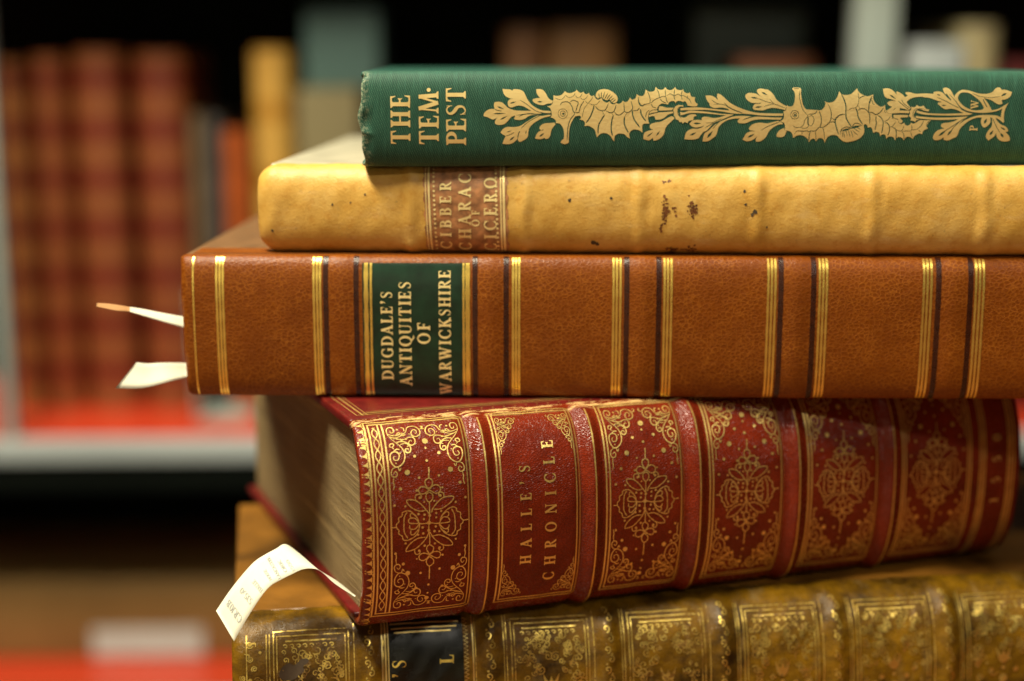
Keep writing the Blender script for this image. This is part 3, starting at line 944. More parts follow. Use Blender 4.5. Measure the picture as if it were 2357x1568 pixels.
# -- middle spray
leaf_paths(GS, 'leaf_ornament', [
    (3, '930,700! 930,640 950,590! 1040,605 1120,628 1280,632! 1240,685! 1100,692'),
    (3, '720,735! 790,690 900,690! 900,725 780,750 710,770!'),
    (3, '700,800! 800,770 950,740 1100,730 1265,715! 1270,755! 1150,790 1080,850 980,900 860,910! 830,830! 780,825 700,850!'),
    (3, '1240,825! 1290,860 1285,890! 1200,970 1130,1040 1085,1110 1065,1200 1040,1260 980,1330 900,1380 810,1400! 790,1330! 740,1375 680,1390 570,1360! 575,1290 600,1210 680,1170 800,1140! 730,1110 720,1060 750,1010 850,975 960,960 1050,920 1150,860'),
    (4, '250,350! 320,343 400,352 470,385 520,430 545,440! 520,380 528,310 550,300! 600,320 680,380 760,460 850,530 1000,610 1150,670 1300,715 1450,745 1700,760 2065,763! 2055,820! 1800,818 1500,805 1350,785 1110,765! 1000,770 850,757 700,727 500,700 300,682 0,682 -330,692! -330,640! 0,620 300,640 550,670 800,690! 780,660 700,635 600,625 480,638 400,618 350,575 345,530! 290,460'),
    (4, '-340,725! -250,740 -130,700 0,700 200,715 400,740 600,770 800,780 910,788! 800,840 730,870 560,950 430,1010 330,1110 280,1160 200,1200 140,1270 95,1340! -20,1370 -150,1372 -240,1360! -210,1230 -150,1160 -60,1120 60,1120 150,1095 230,1045! 120,1080 30,1090 -60,1070 -125,1010! -60,935 20,914 100,914 190,920! 162,900 175,860 240,838 340,850 430,868 540,862 640,835 730,805! 600,795 400,775 200,757 0,750 -150,760 -280,800 -330,805!'),
    (4, '1320,835! 1200,822 1050,820 930,830 820,860 700,910 580,960 480,1020 400,1090 330,1160 240,1220 205,1290 185,1415! 310,1410 400,1355 490,1285 530,1190 555,1090 620,1015 730,935 880,890 1050,878! 1000,940! 1030,985 1120,995 1220,980 1330,930 1450,905 1600,900 2000,908! 2040,858! 1800,855 1550,842 1420,840 1300,865 1110,925! 1180,880'),
    (4, '2150,595! 2080,560 1980,500 1900,430 1850,340 1790,270 1710,210 1640,200 1560,185 1480,195 1450,240 1480,300 1530,350 1590,385! 1500,340 1420,300 1320,285 1240,290 1180,350 1210,430 1280,490 1360,520 1500,520! 1430,535 1380,570 1355,640 1400,680 1500,690 1600,690 1700,655 1800,635 1900,640 2010,660 2110,685!'),
    (4, '2050,985! 1950,935! 1800,970 1680,995 1540,978 1430,990 1330,1030 1265,1110 1300,1160 1410,1170! 1280,1190 1200,1230 1160,1300 1115,1370! 1200,1410 1300,1400 1400,1350 1470,1290! 1425,1360 1430,1420! 1520,1415 1600,1370 1670,1300 1720,1200 1790,1120 1880,1060 1960,1025 2060,1012!'),
    (4, '2090,1100! 2000,1140 1940,1200 1910,1270 1930,1310 2030,1315 2100,1280 2130,1200 2160,1185! 2090,1165!')],
    [(3, tear(650, 1310, 800, 1200, 30)), (3, tear(870, 1290, 965, 1160, 34)), (4, tear(-30, 997, 160, 995, 44)), (4, tear(-110, 1275, 40, 1208, 44)), (4, tear(290, 1335, 420, 1170, 56)),
     (4, tear(1310, 385, 1490, 415, 40)), (4, tear(1560, 265, 1700, 337, 40)), (4, tear(1415, 622, 1575, 605, 40)), (4, tear(1235, 1325, 1400, 1240, 46))],
    [(4, 24, '740,590 860,655 960,700 1110,750'), (4, 14, '400,450 520,530 700,565 800,620'), (4, 10, '440,550 590,548'), (4, 12, '680,510 790,610 860,650'),
     (4, 12, '260,985 400,980 520,930 640,880'), (4, 18, '240,1100 420,1000 600,930 760,860 900,810'), (4, 14, '420,1120 500,1030 580,950'),
     (4, 16, '1400,520 1460,530 1550,520'), (4, 14, '1480,415 1650,480 1850,540 2120,640'), (4, 12, '1740,420 1850,540'), (4, 12, '1620,598 1740,565 1850,552'),
     (4, 16, '1540,1165 1700,1070 1850,1010 1990,955'), (4, 12, '1290,1167 1410,1172')],
    mat=M['gold_pale'], parent=gb)

# -- second seahorse
leaf_paths(GS, 'seahorse_ornament', [
    (5, '385,570! 440,600 510,590 550,530 570,420 570,300 545,240 510,200 530,165 610,160 690,170 715,210 710,300 730,430 760,560 820,660 840,670! 1000,680 1090,685! 1160,690 1220,660 1270,590 1285,520 1260,480! 1340,510 1430,505 1500,460 1560,380 1590,290 1600,250! 1660,310 1760,335 1870,315 1950,250 2020,180! 2060,260 2140,320 2260,365 @6 '
        '630,320! 630,420 680,520 780,600 850,600 905,565! 910,650 940,730 1000,765 1070,770! 1060,830 1110,880 1200,910! 1220,980 1290,1010 1355,975! 1380,1030 1440,1045 1490,1010 1510,975! 1560,1000 1620,980 1720,920 1800,920 1970,920! 1950,950! 1900,1000 1890,1070 1910,1110! 1840,1140 1790,1180 1770,1245! 1700,1230 1630,1260 1580,1300 1555,1355! 1500,1320 1440,1305 1380,1330 1340,1390! 1310,1340 1240,1310 1180,1330 1135,1390! 1110,1330 1050,1300 980,1310 930,1350! 920,1280 880,1250 820,1260 795,1300! 770,1220 720,1190 670,1195 630,1220! 610,1140 580,1090 540,1080 505,1105! 490,1050 460,1015 420,1020 405,1045! 420,1130 410,1230 340,1320 240,1380 120,1415 0,1430 -90,1400 -170,1330! @5 '
        '1550,1280 1450,1265 1350,1300 1290,1380 1265,1450! 1240,1380 1190,1340 1130,1340 1090,1370 1060,1415! 1040,1370 990,1350 930,1380 895,1435! 870,1360 800,1300 720,1270 640,1275 580,1300 530,1335! 510,1250 470,1190 400,1165 320,1170! 340,1100 330,1010 290,970 215,940! 270,920 310,870 315,780 300,715! 350,700 370,650')],
    [(5, tear(545, 800, 610, 800, 56)), (5, tear(1870, 1110, 2130, 1040, 60)), (5, tear(1650, 1170, 1900, 1110, 50))],
    [(5, 14, t) for t in ('467,795 500,720 565,697 635,720 663,795', '467,795 500,870 565,893 635,870 663,795', '515,795 535,755 565,745 600,755 615,795', '515,795 535,835 565,845 600,835 615,795',
      '690,220 675,350 700,500 740,640 800,740 880,810', '540,190 610,180 680,195', '880,770 860,850 800,920 770,1030 690,1090 590,1090 510,1040', '900,1040 830,1110 700,1095', '900,850 960,810 1010,870 1010,950 960,1050 900,1040',
      '1430,870 1480,905 1520,900', '2050,590 2080,640', '2040,270 2060,420 2040,560 1980,630 1880,650 1790,710', '2380,390 2300,560 2290,720 2380,740', '1220,1090 1250,1200 1265,1380', '1050,1180 1060,1300 1065,1380', '730,1200 740,1250',
      '1750,1130 1790,1290', '1810,1130 1860,1310', '1870,1150 1930,1320', '1910,1160 2040,1270', '1940,1110 2080,1200', '1980,1060 2110,1140', '1700,1150 1730,1330', '1670,1180 1690,1320')]
    + [(5, 20, t) for t in ('890,780 1030,770 1090,700', '1130,700 1180,830 1185,980 1150,1090', '1330,530 1390,640 1420,800 1390,950 1300,1040 1220,1090 1130,1090 1050,1170 950,1170 890,1190 850,1170 760,1180 620,1170 560,1250', '1390,970 1470,960 1510,990',
      '2060,420 2140,370 2200,360', '2040,700 2100,655 2200,660 2290,740 2320,850 2310,1010', '930,1180 900,1300 895,1400', '1625,1260 1650,1150 1750,1080 1850,1090 1900,1110 1940,1020 2020,990 2150,1050')]
    + [(5, 28, t) for t in ('880,830 875,1000 900,1040', '1640,280 1720,450 1760,600 1760,760 1770,880 1850,1020 1900,1090', '1740,780 1620,800 1530,880 1510,960 1540,1100 1590,1260', '1990,640 2030,740 2050,860 2150,1020')]
    + [(6, 14, t) for t in ('600,450 620,540 670,560', '545,760 545,1000', '880,950 960,920 1040,820', '1010,1070 1080,1060 1160,950', '1160,1140 1220,1170 1300,1160 1345,1050', '1290,1180 1340,1250 1345,1370', '1310,1180 1420,1170 1520,1160 1530,1030', '1500,1190 1540,1330', '1530,1150 1650,1130 1750,1040 1810,930',
      '885,680 920,760', '1060,850 1100,900', '1950,930 1880,1000 1890,1100', '1680,1140 1740,1200')]
    + [(6, 22, t) for t in ('600,360 540,500 525,700', '525,730 620,750 690,790 780,750 870,630', '700,830 690,900 700,1000 670,1150', '730,810 800,850 860,950 850,1100 820,1240', '890,980 960,990 1010,1080 1000,1200 960,1290', '1070,1080 1150,1130 1170,1250 1155,1360')],
    mat=M['gold_pale'], parent=gb, h=0.014)
leaf_paths(GS, 'seahorse_ornament', [
    (6, '1520,605! 1570,620 1620,600 1645,560! 1680,590 1740,600 1800,575! 1830,620 1870,660 1940,670! 1915,715! 1820,700 1740,665 1670,660 1620,690 1600,740 1570,790 1590,850 1640,890 1710,905! 1640,920 1610,960! 1550,935 1500,930! 1510,870 1480,840 1455,820! 1485,760 1475,700! 1510,680')], [],
    [(6, 11, '1850,672 1700,645 1610,665 1570,720 1550,800 1590,880')], mat=M['gold_pale'], parent=gb, h=0.020)

# -- right spray
leaf_paths(GS, 'leaf_ornament', [
    (6, '855,190! 950,178 1040,198 1120,255 1172,325! 1170,260 1190,250! 1270,290 1340,345 1365,385! 1430,350 1390,310 1380,270! 1490,270 1620,305 1750,300 1900,298 2060,312! 2200,480! 2050,430 1900,385 1750,375 1620,385 1500,420 1410,490! 1430,540 1510,635! 1450,690! 1360,660 1260,635! 1240,690! 1470,700! 1465,757! 1250,752 1000,762 930,700! 1000,660 1070,605! 1000,580 950,520! 1010,475 1100,465 1160,475! 1080,440 960,410 900,370 870,280'),
    (6, '1100,800! 1250,795 1440,800! 1435,850! 1290,860 1250,872! 1310,930 1300,980! 1240,985 1210,930 1200,890 1150,880 1105,850'),
    (7, '-150,690! 0,730 150,758 500,770 940,755! 850,712 760,672 640,652 540,668 460,640 400,590 345,545 355,508! 440,500! 330,465 150,400 0,380 -10,300! 240,305! 248,265! 340,250 430,265 500,320 570,400 655,465! 590,370 500,290 460,190! 520,160 600,185 655,235 690,300 740,400 780,520 850,620! 900,680 1020,735 1160,770! 1050,800 800,808 500,812 200,800 0,785 -150,745!'),
    (7, '730,400! 760,310 880,222 970,215 1080,230 1250,285 1400,308 1520,300 1620,262 1680,190 1760,155 1815,180 1828,215! 1900,210 1980,230 2075,265! 2045,350 1980,410 1900,442 1835,445! 1852,540! 1770,555 1690,520 1600,460 1500,425 1420,405! 1500,500 1560,600 1605,690! 1750,655 1880,585 2000,510! 1950,590 1900,720 1885,850 1890,960! 1870,985! 1815,900! 1815,830 1830,730 1850,652! 1700,715 1500,745 1320,747 1150,730 1000,690 870,610 780,490'),
    (7, '1050,830! 900,842 600,858 250,858 0,840 -170,820! -170,868! 0,890 300,912 600,912 820,895! 720,945 600,975 490,985 425,1020 425,1075 495,1110! 400,1135 320,1170 260,1240 230,1320 250,1370 300,1390 400,1370 478,1320! 490,1380 590,1390 680,1350 770,1310 815,1240 850,1140 920,1060 1020,970 1130,905 1250,862 1370,858! 1350,950 1370,1040 1430,1095 1530,1030 1575,950 1565,850! 1605,880 1610,1000 1590,1080 1530,1150 1480,1230 1465,1310 1520,1395! 1590,1350 1660,1300 1700,1220! 1720,1310 1780,1385 1880,1415 2000,1405 2025,1370 2000,1280 1925,1200! 1980,1180 1975,1130 1920,1065 1820,1020 1740,950 1690,862! 1780,912 1870,985! 1830,880 1820,855! 1700,808 1500,797 1350,802 1230,820 1100,862 980,920 860,1000 800,1050! 900,950 980,880')],
    [(6, tear(1010, 320, 1165, 435, 34)), (7, '812,400 860,300 950,272 1080,290 1200,370 1310,460 1390,570 1415,640 1350,680 1200,690 1080,660 950,590 860,500'),
     (7, tear(325, 320, 410, 345, 26)), (7, tear(430, 575, 545, 578, 30)), (7, tear(1950, 292, 1810, 365, 50)), (7, tear(1425, 1005, 1490, 875, 56)), (7, tear(1548, 1272, 1642, 1155, 50)), (7, tear(1875, 1322, 1797, 1215, 56)), (7, tear(1925, 1147, 1798, 1083, 38)),
     (7, tear(360, 1290, 560, 1140, 50)), (7, tear(565, 1280, 690, 1130, 44))],
    [(6, 14, '1290,440 1350,540 1500,650'), (6, 16, '1210,470 1350,590 1460,670'), (6, 10, '1090,690 1160,630'), (7, 14, '330,390 500,460 680,560 850,640'), (7, 10, '610,320 720,430 830,580'),
     (7, 22, '540,300 590,375 655,455'), (7, 12, '1150,285 1300,360 1500,390 1640,385 1800,368'), (7, 20, '1400,430 1440,520 1495,622'), (7, 16, '480,1190 700,1050 850,950 980,875'), (7, 16, '650,1180 720,1080 850,960'), (7, 14, '1610,860 1700,1050 1800,1225')],
    mat=M['gold_pale'], parent=gb, h=0.014)

def letter_line(surf, txt, b0, b1, cap, parent, mat, h=0.012, extra=None):
    A = Art(surf)
    text_src(A, txt, b0, b1, cap)
    if extra: extra(A)
    return A.build('lettering', mat, parent, h=h, grid=1.2)

letter_line(GS, 'THE', (1624, 571.5), (1624, 374.5), (1546.6, 571.5), gb, M['gold_pale'])
letter_line(GS, 'TEM', (1737, 572.5), (1736, 367), (1659, 572.5), gb, M['gold_pale'], extra=lambda A: A.dot(GS.src([(1697, 356.5)])[0], 0.085, 14))
letter_line(GS, 'PEST', (1844.6, 573), (1844.6, 347.5), (1766.4, 573), gb, M['gold_pale'])
letter_line(GS, 'W', (3654 + 1290 / TS, 320 + 655 / TS), (3654 + 1290 / TS, 320 + 400 / TS), (3654 + 1112 / TS, 320 + 655 / TS), gb, M['gold_pale'], h=0.018)
letter_line(GS, 'P', (3654 + 1272 / TS, 320 + 1165 / TS), (3654 + 1272 / TS, 320 + 995 / TS), (3654 + 1088 / TS, 320 + 1165 / TS), gb, M['gold_pale'])

# ------------------------------------------------------------------ vellum book
YB = [(c, 0.55, 0.10) for c in (0, 0, 0, 0, 0)]


def vellum_disp(u, v, S):
    dn = 0.018 * np.sin(u * 0.9 + 1) * np.sin(v * 1.3) + 0.010 * np.sin(u * 2.1 + v * 0.8) + 0.012 * np.sin(u * 5.3 + v * 2.9 + 1.0)
    tail = np.exp(-((u - 6.75) / 0.35) ** 2) * np.exp(-((v - (S.LV - 1.1)) / 0.30) ** 2)
    return 0 * u, dn + 0.10 * tail


VS = Surf((-11.25, 61.7, -8.30), math.radians(-2.4), 40.0, 3.86, 1.3, 2.8, disp=None, endr=1.0)
vb_u = VS.src([(1625, 840), (2075, 840), (2530, 840), (3000, 830), (3455, 830), (3900, 830)])[:, 0]
VS.bands = [(float(c), 0.45, 0.075) for c in vb_u]
VS.dispf = vellum_disp
vb = make_book('vellum_book', 'yellow vellum book with a small brown label, under the green book', 'book', VS, 24, M['vellum'], M['vellum_top'], M['pages'],
               board=0.25, usteps=useq(40.0, VS.bands, 0.3, 0.10, 1.2), group='old books stacked flat', head=0.7, brd_r=0.10)
for c in vb.children:
    if c.name.startswith('board'):
        for v in c.data.vertices:
            if v.co.x < 0.01: v.co.x += 0.0055
q = VS.src([(1680, 860), (2010, 860), (1842, 690), (1842, 992)])
u0, u1 = q[0, 0], q[1, 0]
v0, v1 = 0.25, q[3, 1]
A = Art(VS)
ed = np.linspace(v0, v1, 40)
jit = lambda k: 0.035 * np.sin(ed * 9 + k) + 0.025 * np.sin(ed * 21 + 2 * k)
rgt = u1 + 0.10 * (ed - ed.mean()) / (v1 - v0) + jit(1)
lft = u0 + 0.18 * (ed - ed.mean()) / (v1 - v0) + jit(4)
A.poly(np.concatenate([np.stack([lft, ed], -1), np.stack([rgt, ed], -1)[::-1]]))
lab = A.build('title_label', M['label_brown'], vb, h=0.018, grid=0.2)
A = Art(VS)
def vline(A, x, wd, ya=None, yb=None, surf=None, lean=0.0):
    S = A.S
    u = S.src([(x, (ya or 850))])[0, 0] if np.isscalar(x) else x[0]
    v = np.linspace(v0 + 0.05, v1 - 0.12, 40)
    A.poly(ribbon(np.stack([u + lean * (v - v.mean()), v], -1), wd))
for x, wd in ((1688, 0.045), (1700, 0.085), (1983, 0.06), (1995, 0.10)): vline(A, x, wd, 840, lean=0.035 if x < 1800 else 0.02)
for x in (1720, 1966):
    u = VS.src([(x, 840)])[0, 0]
    for v in np.arange(v0 + 0.2, v1 - 0.2, 0.20): A.dot((u + 0.035 * (v - 2.5), v), 0.055, 6)
A.build('gold_rule', M['gold_letter'], lab, h=0.036)
for t, b0, b1, cp in (('CIBBER', (1785, 980), (1788, 722), (1740, 980)), ('CHARAC', (1861, 986), (1867, 690), (1812, 986)), ('OF', (1898, 896), (1898, 832), (1867, 896)), ('CICERO', (1963, 989), (1968, 707), (1914, 989))):
    A = Art(VS)
    text_src(A, t, b0, b1, cp)
    A.build('lettering', M['gold_letter'], lab, h=0.036, grid=1.0)
# glue residue of a lost label
A = Art(VS)
rr = np.random.RandomState(4)
for cx, cy, sx, sy, n in ((2632, 835, 13, 42, 60), (2740, 830, 17, 32, 46), (2668, 840, 8, 16, 8), (2672, 995, 36, 13, 70), (2740, 990, 18, 18, 26), (2640, 718, 30, 6, 10), (2618, 900, 6, 25, 9)):
    for k in range(n):
        p = VS.src([(cx + rr.randn() * sx * 0.6, min(1004, cy + rr.randn() * sy * 0.6))])[0]
        a = np.linspace(0, 2 * math.pi, 9, endpoint=False)
        r = 0.02 + 0.065 * rr.rand()
        rad = r * (0.6 + 0.7 * rr.rand(9))
        A.poly(np.stack([p[0] + rad * np.cos(a) * 0.8, p[1] + rad * np.sin(a) * 0.7], -1))
A.build('label_residue', M['residue'], vb, h=0.012, grid=0.3)
A = Art(VS)
for (x, y, r) in ((2350, 960, .11), (2364, 966, .10), (2255, 793, .07), (2420, 786, .06), (2952, 810, .06), (1316, 810, .05), (1388, 802, .04), (1445, 771, .05), (2990, 838, .10), (2978, 850, .08), (2947, 758, .06), (3036, 900, .05), (2210, 996, .06), (1078, 913, .06)):
    p = VS.src([(x, y)])[0]
    a = np.linspace(0, 2 * math.pi, 9, endpoint=False)
    rad = r * (0.7 + 0.6 * rr.rand(9))
    A.poly(np.stack([p[0] + rad * np.cos(a), p[1] + rad * np.sin(a)], -1))
A.build('wormhole', mat_plain('dark_spot', (0.07, 0.05, 0.025), 0.7, 0.3, 3.0), vb, h=0.012, grid=0.4)

# ------------------------------------------------------------------ tan leather book
BS = Surf((-14.35, 61.0, -14.6), math.radians(-1.2), 46.0, 6.3, 0.90, 3.5)
pairs = [(1293, 1413), (1881, 2004), (2479, 2606), (3086, 3215), (3707, 3833)]
mid = lambda S, x, y: S.src([(x, y)])[0, 0]
BB = []
for a, b in pairs:
    ua, ub = mid(BS, a, 1316), mid(BS, b, 1316)
    BB.append(((ua + ub) / 2, (ub - ua) / 2 + 0.1, 0.07))
BS.bands = BB


def brown_disp(u, v, S):
    t = v / S.LV
    f = np.clip(1 - u / 0.5, 0, 1)
    return 0.10 * f * (t - 0.5) - 0.08 * f * np.clip(1 - t * 8, 0, 1), 0.02 * np.sin(u * 0.7) * np.sin(t * 3.1) - 0.10 * np.clip(1 - u / 0.25, 0, 1) ** 2


BS.dispf = brown_disp
bb = make_book('leather_book', 'tan grained leather book with triple gilt lines and a dark green title label', 'book', BS, 33, M['brown'], M['tan_board'], M['pages'],
               board=0.4, usteps=useq(46.0, BS.bands, 0.35, 0.12), group='old books stacked flat')
# leather border strip along the top board and corner
rbox('board_edge', 0.35, 45.6, 1.0, 2.7, 6.3, 6.325, 0, M['brown'], bb)


def rules(S, xs, wds, name, mat, parent, ymid, va=None, vb=None, h=0.012, lean=0.0, u_direct=False, jit=0.10):
    A = Art(S)
    va = 0.45 if va is None else va
    vb_ = S.LV - 0.5 if vb is None else vb
    v = np.linspace(va, vb_, 64)
    wds = wds if isinstance(wds, (list, tuple)) else [wds] * len(xs)
    for x, wd in zip(xs, wds):
        u = x if u_direct else mid(S, x, ymid)
        jitter = 1 + jit * np.sin(v * 7 + u * 3)
        A.poly(ribbon(np.stack([u + lean * (v - v.mean()), v], -1), wd * jitter), step=0.3)
    return A.build(name, mat, parent, h=h)


KPX = 4054 / 2357.0
PX = 1 / (FP / 61.0) / KPX          # cm per source pixel near the spines
for xs, wd in (((771,), 7), ((863, 876, 888), 9), ((1246, 1259, 1271), 9), ((2031, 2043, 2055), 9), ((2427, 2440, 2454), 9), ((2628, 2641, 2655), 9), ((3036, 3050, 3064), 9), ((3239, 3253, 3267), 9), ((3649, 3663, 3678), 9), ((3854, 3869, 3884), 9)):
    rules(BS, xs, wd * PX, 'gold_rule', M['gold_bright'], bb, 1316)
for x in (1293, 1413, 1881, 2004, 2479, 2606, 3086, 3215, 3707, 3833):
    rules(BS, (x,), 21 * PX, 'blind_fillet', M['blind'], bb, 1316, va=0.35, vb=BS.LV - 0.3, h=0.006, jit=0.04)
A = Art(BS)
ul, ur = mid(BS, 1437, 1316), mid(BS, 1860, 1316)
vt, vbm = 0.75, BS.LV - 0.5
A.poly([(ul, vt), (ur, vt), (ur, vbm), (ul, vbm)])
gl = A.build('title_label', M['label_green'], bb, h=0.012, grid=0.3)
rules(BS, (1452, 1471), (17 * PX, 9 * PX), 'gold_rule', M['gold_bright'], gl, 1316, va=vt, vb=vbm, h=0.024)
rules(BS, (1836, 1852), (9 * PX, 18 * PX), 'gold_rule', M['gold_bright'], gl, 1316, va=vt, vb=vbm, h=0.024)
for t, b0, b1, cp in (("DUGDALE'S", (1558, 1502), (1553, 1154), (1512, 1503)), ('ANTIQUITIES', (1632, 1525), (1625, 1115), (1584, 1526)), ('OF', (1704, 1361), (1702, 1277), (1654, 1361)), ('WARWICKSHIRE', (1789, 1558), (1781, 1070), (1742, 1558))):
    letter_line(BS, t, b0, b1, cp, gl, mat=M['gold_letter'], h=0.024)

# ------------------------------------------------------------------ crimson book
RA = math.radians(17.8)
RS = Surf((-6.02, 54.9, -23.5), RA, 31.4, 8.9, 2.4, 2.35)
ymid = 2080
# compartments: left and right outer rules at mid height (4054 px grid)
P2L, P2R, P3L, P3R, P4L = (mid(RS, x, 2011) for x in (1974, 2299, 2399, 2717, 2810))
pitch = (P4L - P2L) / 2
print('red pitch', P3L - P2L, P4L - P3L, 'LV', RS.LV, 'P4L', P4L)
compw = P2R - P2L
comp = [(mid(RS, 1478, ymid), mid(RS, 1872, ymid))] + [(P2L + i * pitch, P2L + i * pitch + compw) for i in range(5)]
bands = []
for i in range(5):
    a, b = comp[i][1], comp[i + 1][0]
    bands.append(((a + b) / 2 + 0.03, 0.50, 0.22))
RS.bands = bands


def red_disp(u, v, S):
    t = v / S.LV
    f = np.clip(1 - u / 0.6, 0, 1)
    gro = sum(np.exp(-((u - (c - 0.56)) / 0.15) ** 2) for c, hw, ht in S.bands)
    return 0.0 * u + f * 0.02 * np.sin(t * 30), -0.10 * gro * np.clip(np.minimum(v, S.LV - v) / 0.8, 0, 1) + 0.012 * np.sin(u * 3.1 + v * 1.7) * np.sin(v * 2.2) - 0.10 * np.clip(1 - u / 0.2, 0, 1) ** 2


RS.dispf = red_disp
rb = make_book('leather_book', 'thick crimson leather book with raised bands and gilt flower panels, turned slightly away', 'book', RS, 22.5, M['red'], M['red_board'], M['pages_red'],
               board=0.42, square=0.45, usteps=useq(31.4, RS.bands, 0.25, 0.06), group='old books stacked flat', head=0.42, skew=0.09)
VT = mid_v_top = RS.src([(1640, 1662)])[0, 1]
VB = RS.src([(1660, 2418)])[0, 1]
print('red frame v', VT, VB)
gw = 0.072


def frame(A, a, b, vt, vb, w):
    v = np.linspace(vt, vb, 60)
    for u in (a, b): A.poly(ribbon(np.stack([u + 0 * v, v], -1), w))
    for vv in (vt, vb): A.stroke([(a - w / 2, vv), (b + w / 2, vv)], w)


def spiral(c, r0, turns, a0, sgn=1, n=22, asp=1.0):
    k = np.linspace(0, 1, n)
    a = a0 + sgn * k * turns * 2 * math.pi
    r = r0 * (1 - 0.88 * k)
    return np.stack([c[0] + r * np.cos(a), c[1] + r * np.sin(a) * asp], -1)


def cpath(txt):
    P = np.array([[float(q) for q in t.split(',')] for t in txt.split()])
    return smooth_path(P, [0] * len(P), closed=False)


# corner scroll drawn from the first compartment's upper left corner, 3.484 px per source px, origin 1400, 1600
C_ST = ['480,440 460,400 458,350 490,330 535,335 555,370 545,400 515,400 505,375', '470,430 540,500 620,560 680,620 712,700 700,790 650,850 590,870 540,830 510,760 515,690 560,660 610,670 635,710 620,770 570,775 555,740 575,720',
        '500,455 580,470 660,440 720,390 740,330 800,310 870,325 915,370 915,420 870,450 815,440 795,400 820,360 860,365 870,400 850,410', '915,345 945,340 945,310 915,310', '600,540 680,500 760,465 820,460 850,500 845,550 800,570 765,545 780,505 810,515',
        '650,560 720,545 780,580 795,630 770,670 730,665 715,630 750,615 765,640', '700,380 690,340 650,330', '560,620 540,600 560,570 545,550 510,555 500,590 530,600', '590,870 540,900 525,960 545,1000 590,1005 610,965 585,930 560,960',
        '560,1010 555,1080 565,1120 555,1190', '620,870 640,920 660,880', '700,420 660,400 680,440 720,420', '470,420 560,440 640,420 620,395 590,430', '520,465 640,490 740,490', '600,530 690,520 770,560 740,590', '560,650 600,625 640,630']
C_DOT = [(648, 680, 7), (590, 820, 7), (770, 415, 7), (600, 355, 12)]


def to_src(P, ox=1400, oy=1600, k=3.484): return np.asarray(P) / k + np.array([ox, oy])


corner = []
for t in C_ST: corner.append(RS.src(to_src(cpath(t))))
cdots = [(RS.src(to_src([(x, y)]))[0], r) for x, y, r in C_DOT]
ref = np.array([mid(RS, 1551, ymid), VT + 0.33])
corner = [c - ref for c in corner]
cdots = [(c - ref, r) for c, r in cdots]
# medallion, drawn from the first compartment; origin 1500, 1850
M_ST = ['685,115 690,150', '685,150 640,180 636,225 660,270 685,290 720,265 738,220 730,175 690,150', '690,318 640,275 580,270 545,310 560,355 610,368 655,345 690,318', '690,318 730,265 790,240 840,270 848,310 820,350 770,355 725,330 690,318',
        '695,345 655,370 648,420 665,460 695,480 730,450 745,405 730,365 695,345', '695,480 700,650', '660,600 600,530 540,480 470,450 385,455 400,510 470,570 540,600 600,605 650,590 690,640', '740,600 720,620 760,540 830,460 900,410 1025,400 1010,460 940,520 860,570 760,580',
        '505,450 500,400 530,375 575,380 585,420 550,430', '895,410 890,360 850,340 820,370 840,400', '700,660 690,770 685,870', '665,770 560,775 530,700 440,610 370,605 320,630 320,670 270,700 275,750 240,790 245,840 275,870 275,920 320,950 335,1000 400,1005 500,950 545,880 560,775',
        '345,800 350,690 390,620', '345,800 350,900 400,980', '555,775 500,705 420,710 420,770 540,775', '555,780 500,850 430,850 425,800', '530,700 460,635 430,660 440,700', '540,860 480,930 440,920 440,870', '180,835 240,830',
        '720,765 830,770 860,680 930,590 1020,545 1070,570 1070,600 1125,625 1125,690 1160,730 1150,770 1125,790 1125,850 1080,880 1070,930 1000,940 920,910 860,850 830,770', '1050,750 1040,650 1000,570', '1050,750 1050,860 1000,930', '835,765 880,690 950,690 975,750 850,770', '835,775 890,840 950,840 970,790', '860,680 930,610 965,640 940,690', '860,850 930,900 960,870 940,830', '1160,730 1235,715',
        '685,870 700,960 700,1070', '690,890 650,980 570,1070 490,1130 375,1160 400,1090 470,1020 550,975 640,965', '700,890 760,980 850,1050 920,1075 1015,1065 990,1010 920,960 830,930 750,945', '700,1065 665,1090 660,1140 700,1190 745,1150 750,1100 700,1065', '700,1205 660,1190 600,1185 555,1220 560,1270 610,1285 660,1255 700,1205', '700,1205 750,1165 820,1160 850,1190 830,1240 780,1245 700,1205', '700,1230 660,1270 655,1320 695,1360 750,1320 750,1270 700,1230', '695,1360 695,1440 692,1540', '490,1130 500,1190 540,1200 570,1165 540,1150', '885,1075 890,1120 850,1145 820,1115 845,1095', '685,0 690,60 685,115']
M_DOT = [(520, 322, 17), (875, 277, 14), (565, 422, 20), (845, 390, 20), (365, 540, 16), (1058, 478, 17), (625, 480, 13), (762, 462, 15), (545, 645, 18), (628, 655, 18), (620, 715, 16), (790, 630, 16), (858, 603, 16), (790, 690, 15), (603, 830, 18), (783, 815, 17), (540, 930, 16), (610, 912, 18), (765, 880, 18), (832, 880, 15), (367, 1050, 16), (1058, 985, 15), (630, 1080, 18), (772, 1050, 15),
         (555, 1150, 18), (835, 1108, 20), (522, 1262, 12), (877, 1205, 17), (297, 300, 22), (390, 72, 36), (553, 145, 16), (825, 112, 17), (985, 28, 36), (1118, 207, 21), (1192, 410, 18), (213, 530, 18), (1188, 1078, 18), (1108, 1202, 22), (1020, 1380, 34), (835, 1395, 18), (573, 1455, 18), (395, 1460, 36), (335, 1333, 22), (228, 1190, 18), (690, 765, 28), (700, 663, 20), (687, 870, 22)]
M_DOT2 = [(980, 510, 40), (990, 605, 14), (840, 720, 20), (1175, 672, 22), (1005, 778, 18)]          # on the corner sheet
med = [RS.src(to_src(cpath(t), 1500, 1850, 3.485)) for t in M_ST]
